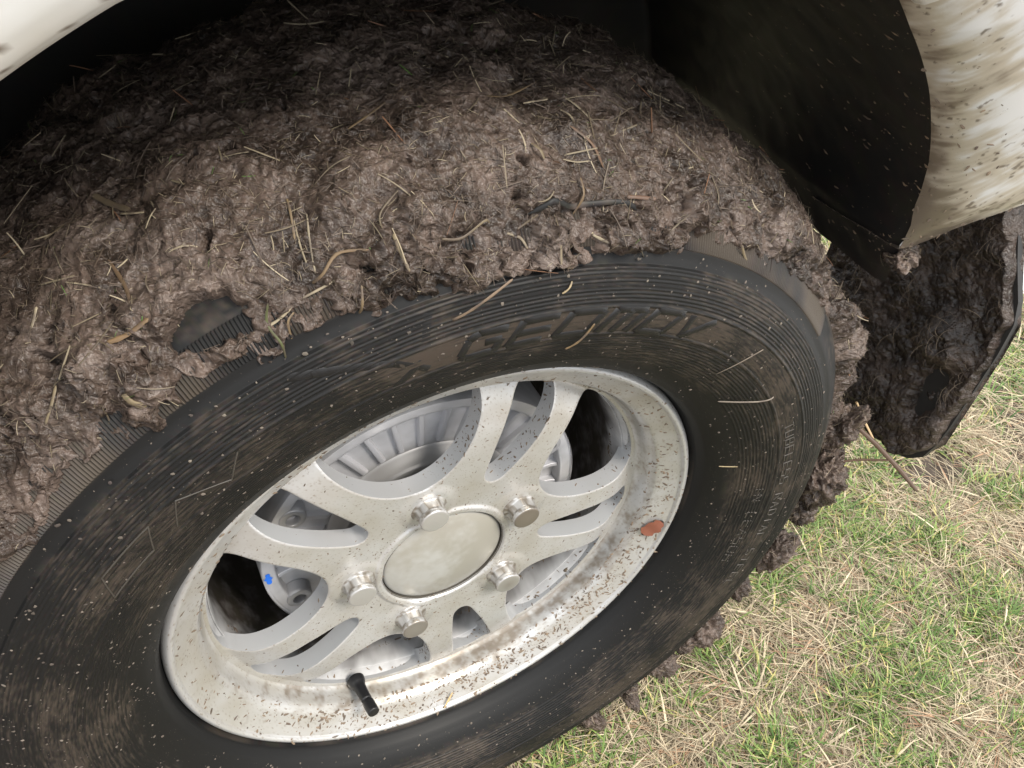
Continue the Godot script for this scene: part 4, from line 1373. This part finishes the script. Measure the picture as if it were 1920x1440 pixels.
func build_stalks() -> void:
	var pale := Color(0.55, 0.43, 0.25); var tan := Color(0.42, 0.29, 0.15); var bark := Color(0.13, 0.10, 0.08)
	stalk("straw_stalk", [[11.7, 0.108], [9.4, 0.113], [6.6, 0.119]], 0.0011, tan, "long split tan straw lying high on the mud, left of centre", "straw")
	stalk("straw_stalk", [[10.2, 0.12], [8.5, 0.122], [7.0, 0.123]], 0.0016, bark, "dark grey bark strip just above the long split straw", "bark strip", 0.0004)
	stalk("straw_stalk", [[34.5, 0.067], [32.6, 0.066], [30.9, 0.066]], 0.0019, Color(0.50, 0.31, 0.15), "stout orange-tan stalk lying across the mud near the left edge", "straw")
	stalk("straw_stalk", [[31.4, 0.098], [31.4, 0.083], [31.8, 0.068]], 0.0014, Color(0.27, 0.16, 0.08), "brown sliver standing upright above the stout orange-tan stalk", "wood sliver")
	stalk("twig", [[0.2, 0.0495], [-0.9, 0.0515], [-2.0, 0.0520], [-3.6, 0.0512], [-5.3, 0.0515], [-6.6, 0.0500], [-8.2, 0.0505], [-9.6, 0.0492], [-11.2, 0.0485]], 0.0024, Color(0.028, 0.026, 0.025), "black wet twig lying along the mud above the tyre shoulder", "twig", 0.003)
	stalk("wood_splinter", [[-9.8, 0.0530], [-11.0, 0.0525], [-12.4, 0.0520]], 0.0016, Color(0.33, 0.17, 0.105), "reddish split wood end at the right tip of the black twig", "wood splinter", 0.003)
	stalk("straw_stalk", [[-25.8, 0.044], [-27.5, 0.041], [-29.4, 0.037]], 0.0014, pale, "left arm of the pale V of two straws on the right of the mud", "straw", 0.007, 0.003)
	stalk("straw_stalk", [[-29.3, 0.056], [-29.3, 0.046], [-29.4, 0.037]], 0.0014, pale, "right arm of the pale V of two straws on the right of the mud", "straw", 0.007, 0.003)
	stalk("straw_stalk", [[19.1, 0.050], [18.1, 0.052], [16.0, 0.0525], [14.5, 0.050]], 0.0012, Color(0.50, 0.33, 0.17), "arched tan straw bridging a dark hollow near the lower edge of the mud", "straw", 0.004, 0.004)
	stalk("straw_stalk", [[12.3, 0.053], [12.1, 0.045], [11.9, 0.038]], 0.0012, pale, "short pale straw slanting down right of the arched straw", "straw", 0.003, 0.002)
	stalk("straw_stalk", [[41.8, 0.059], [40.4, 0.063], [39.3, 0.067]], 0.0011, pale, "curved pale straw on the lump at the far left of the mud", "straw", 0.002, 0.002)
	stalk("root", [[16.7, 0.029], [16.0, 0.033], [15.5, 0.038]], 0.0010, tan, "thin brown root hanging over the shoulder below the arched straw", "root", 0.004, 0.003)
	stalk("root", [[3.6, 0.048], [4.8, 0.0515], [7.0, 0.047], [8.5, 0.047]], 0.0010, pale, "wavy pale root curling beside a pit in the mud, top of the sidewall", "root", 0.004, 0.003)
	stalk("straw_stalk", [[-4.9, 0.062], [-4.6, 0.055], [-4.2, 0.047]], 0.0011, Color(0.45, 0.30, 0.16), "tan straw crossing the black twig upright", "straw", 0.005, 0.002)
	stalk("straw_stalk", [[-1.0, 0.077], [-1.2, 0.072], [-1.7, 0.069]], 0.0013, pale, "little curled pale straw husk above the black twig's left end", "straw", 0.002, 0.004)
	stalk("straw_stalk", [[-5.0, 0.084], [-6.5, 0.076], [-8.1, 0.068]], 0.0011, Color(0.33, 0.18, 0.10), "thin reddish stalk slanting down, above the black twig", "straw")
	stalk("straw_stalk", [[30.8, 0.143], [29.7, 0.131], [28.6, 0.119]], 0.0024, Color(0.25, 0.19, 0.12), "frayed dull straw strand deep in the shade at upper left", "straw", 0.001)
	stalk("root", [[18.1, 0.085], [18.3, 0.078], [19.0, 0.068]], 0.0009, tan, "thin wavy root running down the mud above the arched straw", "root")
	stalk("twig", [[0.8, 0.105], [-1.7, 0.11], [-4.9, 0.119]], 0.0010, tan, "thin tan twig lying high on the tread mud near the top", "twig")
	stalk("wood_chip", [[35.2, 0.048], [35.1, 0.044], [35.0, 0.040]], 0.0024, pale, "pale flat wood chip on the ragged left edge of the mud", "wood chip", 0.002)
	stalk("green_stalk", [[22.6, 0.048], [23.2, 0.041], [24.0, 0.030], [24.2, 0.026]], 0.0009, Color(0.20, 0.24, 0.07), "green stem hanging off a mud lump onto the sidewall", "grass stem", 0.006, 0.003)
	stalk("root", [[21.6, 0.043], [22.0, 0.038], [22.7, 0.030]], 0.0008, tan, "thin tan root hanging just right of the green stem", "root", 0.006, 0.002)
	side_stalk("root", [[9.2, 0.297, 0.006], [8.0, 0.301, 0.010], [6.0, 0.308, 0.013], [3.6, 0.315, 0.012]], 0.0011, Color(0.34, 0.24, 0.16), "pale root sticking out of the mud over the top of the sidewall", "root")
	side_stalk("straw_stalk", [[-6.0, 0.252, 0.002], [-7.2, 0.260, 0.003], [-8.2, 0.272, 0.002]], 0.0010, Color(0.30, 0.20, 0.10), "slim brown straw stuck across the big raised letters", "straw")
	side_stalk("root", [[-47.5, 0.233, 0.001], [-49.5, 0.247, 0.003], [-51.5, 0.259, 0.003], [-52.0, 0.265, 0.001]], 0.0009, Color(0.36, 0.30, 0.24), "bowed grey root lying on the sidewall right of the rim", "root")
	side_stalk("straw_stalk", [[-72.0, 0.221, 0.001], [-72.0, 0.227, 0.001], [-72.0, 0.233, 0.001]], 0.0008, pale, "short pale straw on the black rubber right of the rim", "straw")
	side_stalk("straw_stalk", [[-3.0, 0.293, 0.001], [-3.6, 0.296, 0.002], [-4.0, 0.299, 0.001]], 0.0008, pale, "tiny curved yellow straw on the ribbed band above the big letters", "straw")
	side_stalk("root", [[-38.0, 0.247, 0.001], [-38.0, 0.262, 0.002], [-39.5, 0.279, 0.001]], 0.0006, Color(0.34, 0.28, 0.22), "thin grey root on the sidewall right of the last big letter", "root")
	# many more loose straws pressed into the mud
	var first: MeshInstance3D = null
	for k in 44:
		var a := rng.randf_range(48.0, -40.0)
		var s := rng.randf_range(0.034, 0.12) + (0.02 if a < -18.0 else 0.0)
		var l := rng.randf_range(0.7, 2.4)
		var t := rng.randf() * TAU
		var da := l * cos(t); var ds := l * 0.0058 * sin(t)
		var o := obj("straw_stalk", stalk_mesh([[a - da, s - ds], [a + rng.randfn(0, 0.2), s + rng.randfn(0, 0.001)], [a + da, s + ds]], rng.randf_range(0.0003, 0.0008), 0.0004, 0.0006, straw_col(rng.randf()) * 0.65), mat(Color.WHITE, 0.6, 0.0, true), self)
		o.position = Vector3(0, HUB, 0)
		tag(o, "short loose straw pressed into the mud on the tyre", "straw", "loose straws in the tyre mud")
	# twigs between the tyre and the flap
	var tw := [
		[[Vector3(0.375, 0.385, 0.0), Vector3(0.396, 0.368, 0.022), Vector3(0.412, 0.352, 0.045), Vector3(0.422, 0.340, 0.062)], 0.0024, Color(0.085, 0.05, 0.03), "forked brown twig poking from the tyre mud towards the flap"],
		[[Vector3(0.368, 0.340, 0.008), Vector3(0.388, 0.349, 0.020), Vector3(0.404, 0.359, 0.036)], 0.0012, Color(0.10, 0.058, 0.034), "thin dark side branch below the forked brown twig"],
		[[Vector3(0.378, 0.402, -0.004), Vector3(0.388, 0.384, 0.006), Vector3(0.398, 0.366, 0.02)], 0.0012, Color(0.50, 0.36, 0.2), "pale thin stem crossing the forked brown twig"]]
	for q in tw:
		var pv := PackedVector3Array(q[0]); var rr := PackedFloat32Array()
		for i in pv.size(): rr.append(q[1] * (0.6 + 0.4 * sin(PI * (i + 0.6) / pv.size())))
		var o := obj("twig", tube(pv, rr, 7), mat((q[2] as Color).linear_to_srgb(), 0.5), self)
		tag(o, q[3], "twig")
	var wp := PackedVector3Array([Vector3(0.343, 0.03, -0.031), Vector3(0.342, 0.035, -0.008), Vector3(0.349, 0.032, 0.015), Vector3(0.366, 0.028, 0.026), Vector3(0.390, 0.012, 0.034)])
	var wo := obj("dark_stem", tube(wp, PackedFloat32Array([0.0006, 0.0007, 0.0007, 0.0006, 0.0004]), 5), mat(lin(0.05, 0.04, 0.03), 0.6), self)
	tag(wo, "dark wiry stem looping over the grass beside the tyre", "stem")
	# brown leaf stuck to the rim
	var lv := PackedVector3Array()
	for i in 9:
		for j in 7:
			var u := i / 8.0 * 2.0 - 1.0; var v := j / 6.0 * 2.0 - 1.0
			var wv := sqrt(maxf(0.0, 1.0 - u * u)) * (0.85 + 0.15 * sin(u * 9.0))
			lv.append(Vector3(v * wv * 0.0085, u * 0.0120, 0.0009 + 0.0012 * absf(v * wv) + 0.0004 * sin(u * 5.0)))
	var lf := obj("dead_leaf", grid_mesh(lv, 9, 7, false, true), mat(lin(0.21, 0.075, 0.045), 0.55), self)
	var lr := 0.1925
	lf.position = rp(-98.5, lr, -0.0072) + Vector3(0, HUB, 0)
	var nz := (Vector3(0, 0, 1) - rp(-98.5, 0.55, 0)).normalized()
	var tx := rp(-8.5, 1, 0).cross(nz).normalized()
	lf.basis = Basis(tx, nz.cross(tx), nz).rotated(nz, -0.5)
	tag(lf, "small red-brown leaf scrap stuck to the right side of the silver rim", "leaf")
	var sl := obj("straw_stalk", tube(PackedVector3Array([rp(-175.0, 0.190, -0.006) + Vector3(0, HUB, 0), rp(-176.6, 0.1955, -0.003) + Vector3(0, HUB, 0), rp(-178.0, 0.2, 0.0) + Vector3(0, HUB, 0)]), PackedFloat32Array([0.0006, 0.0012, 0.0005]), 5), mat(lin(0.5, 0.36, 0.18), 0.6), self)
	tag(sl, "short yellow straw stuck on the lower part of the silver rim", "straw")
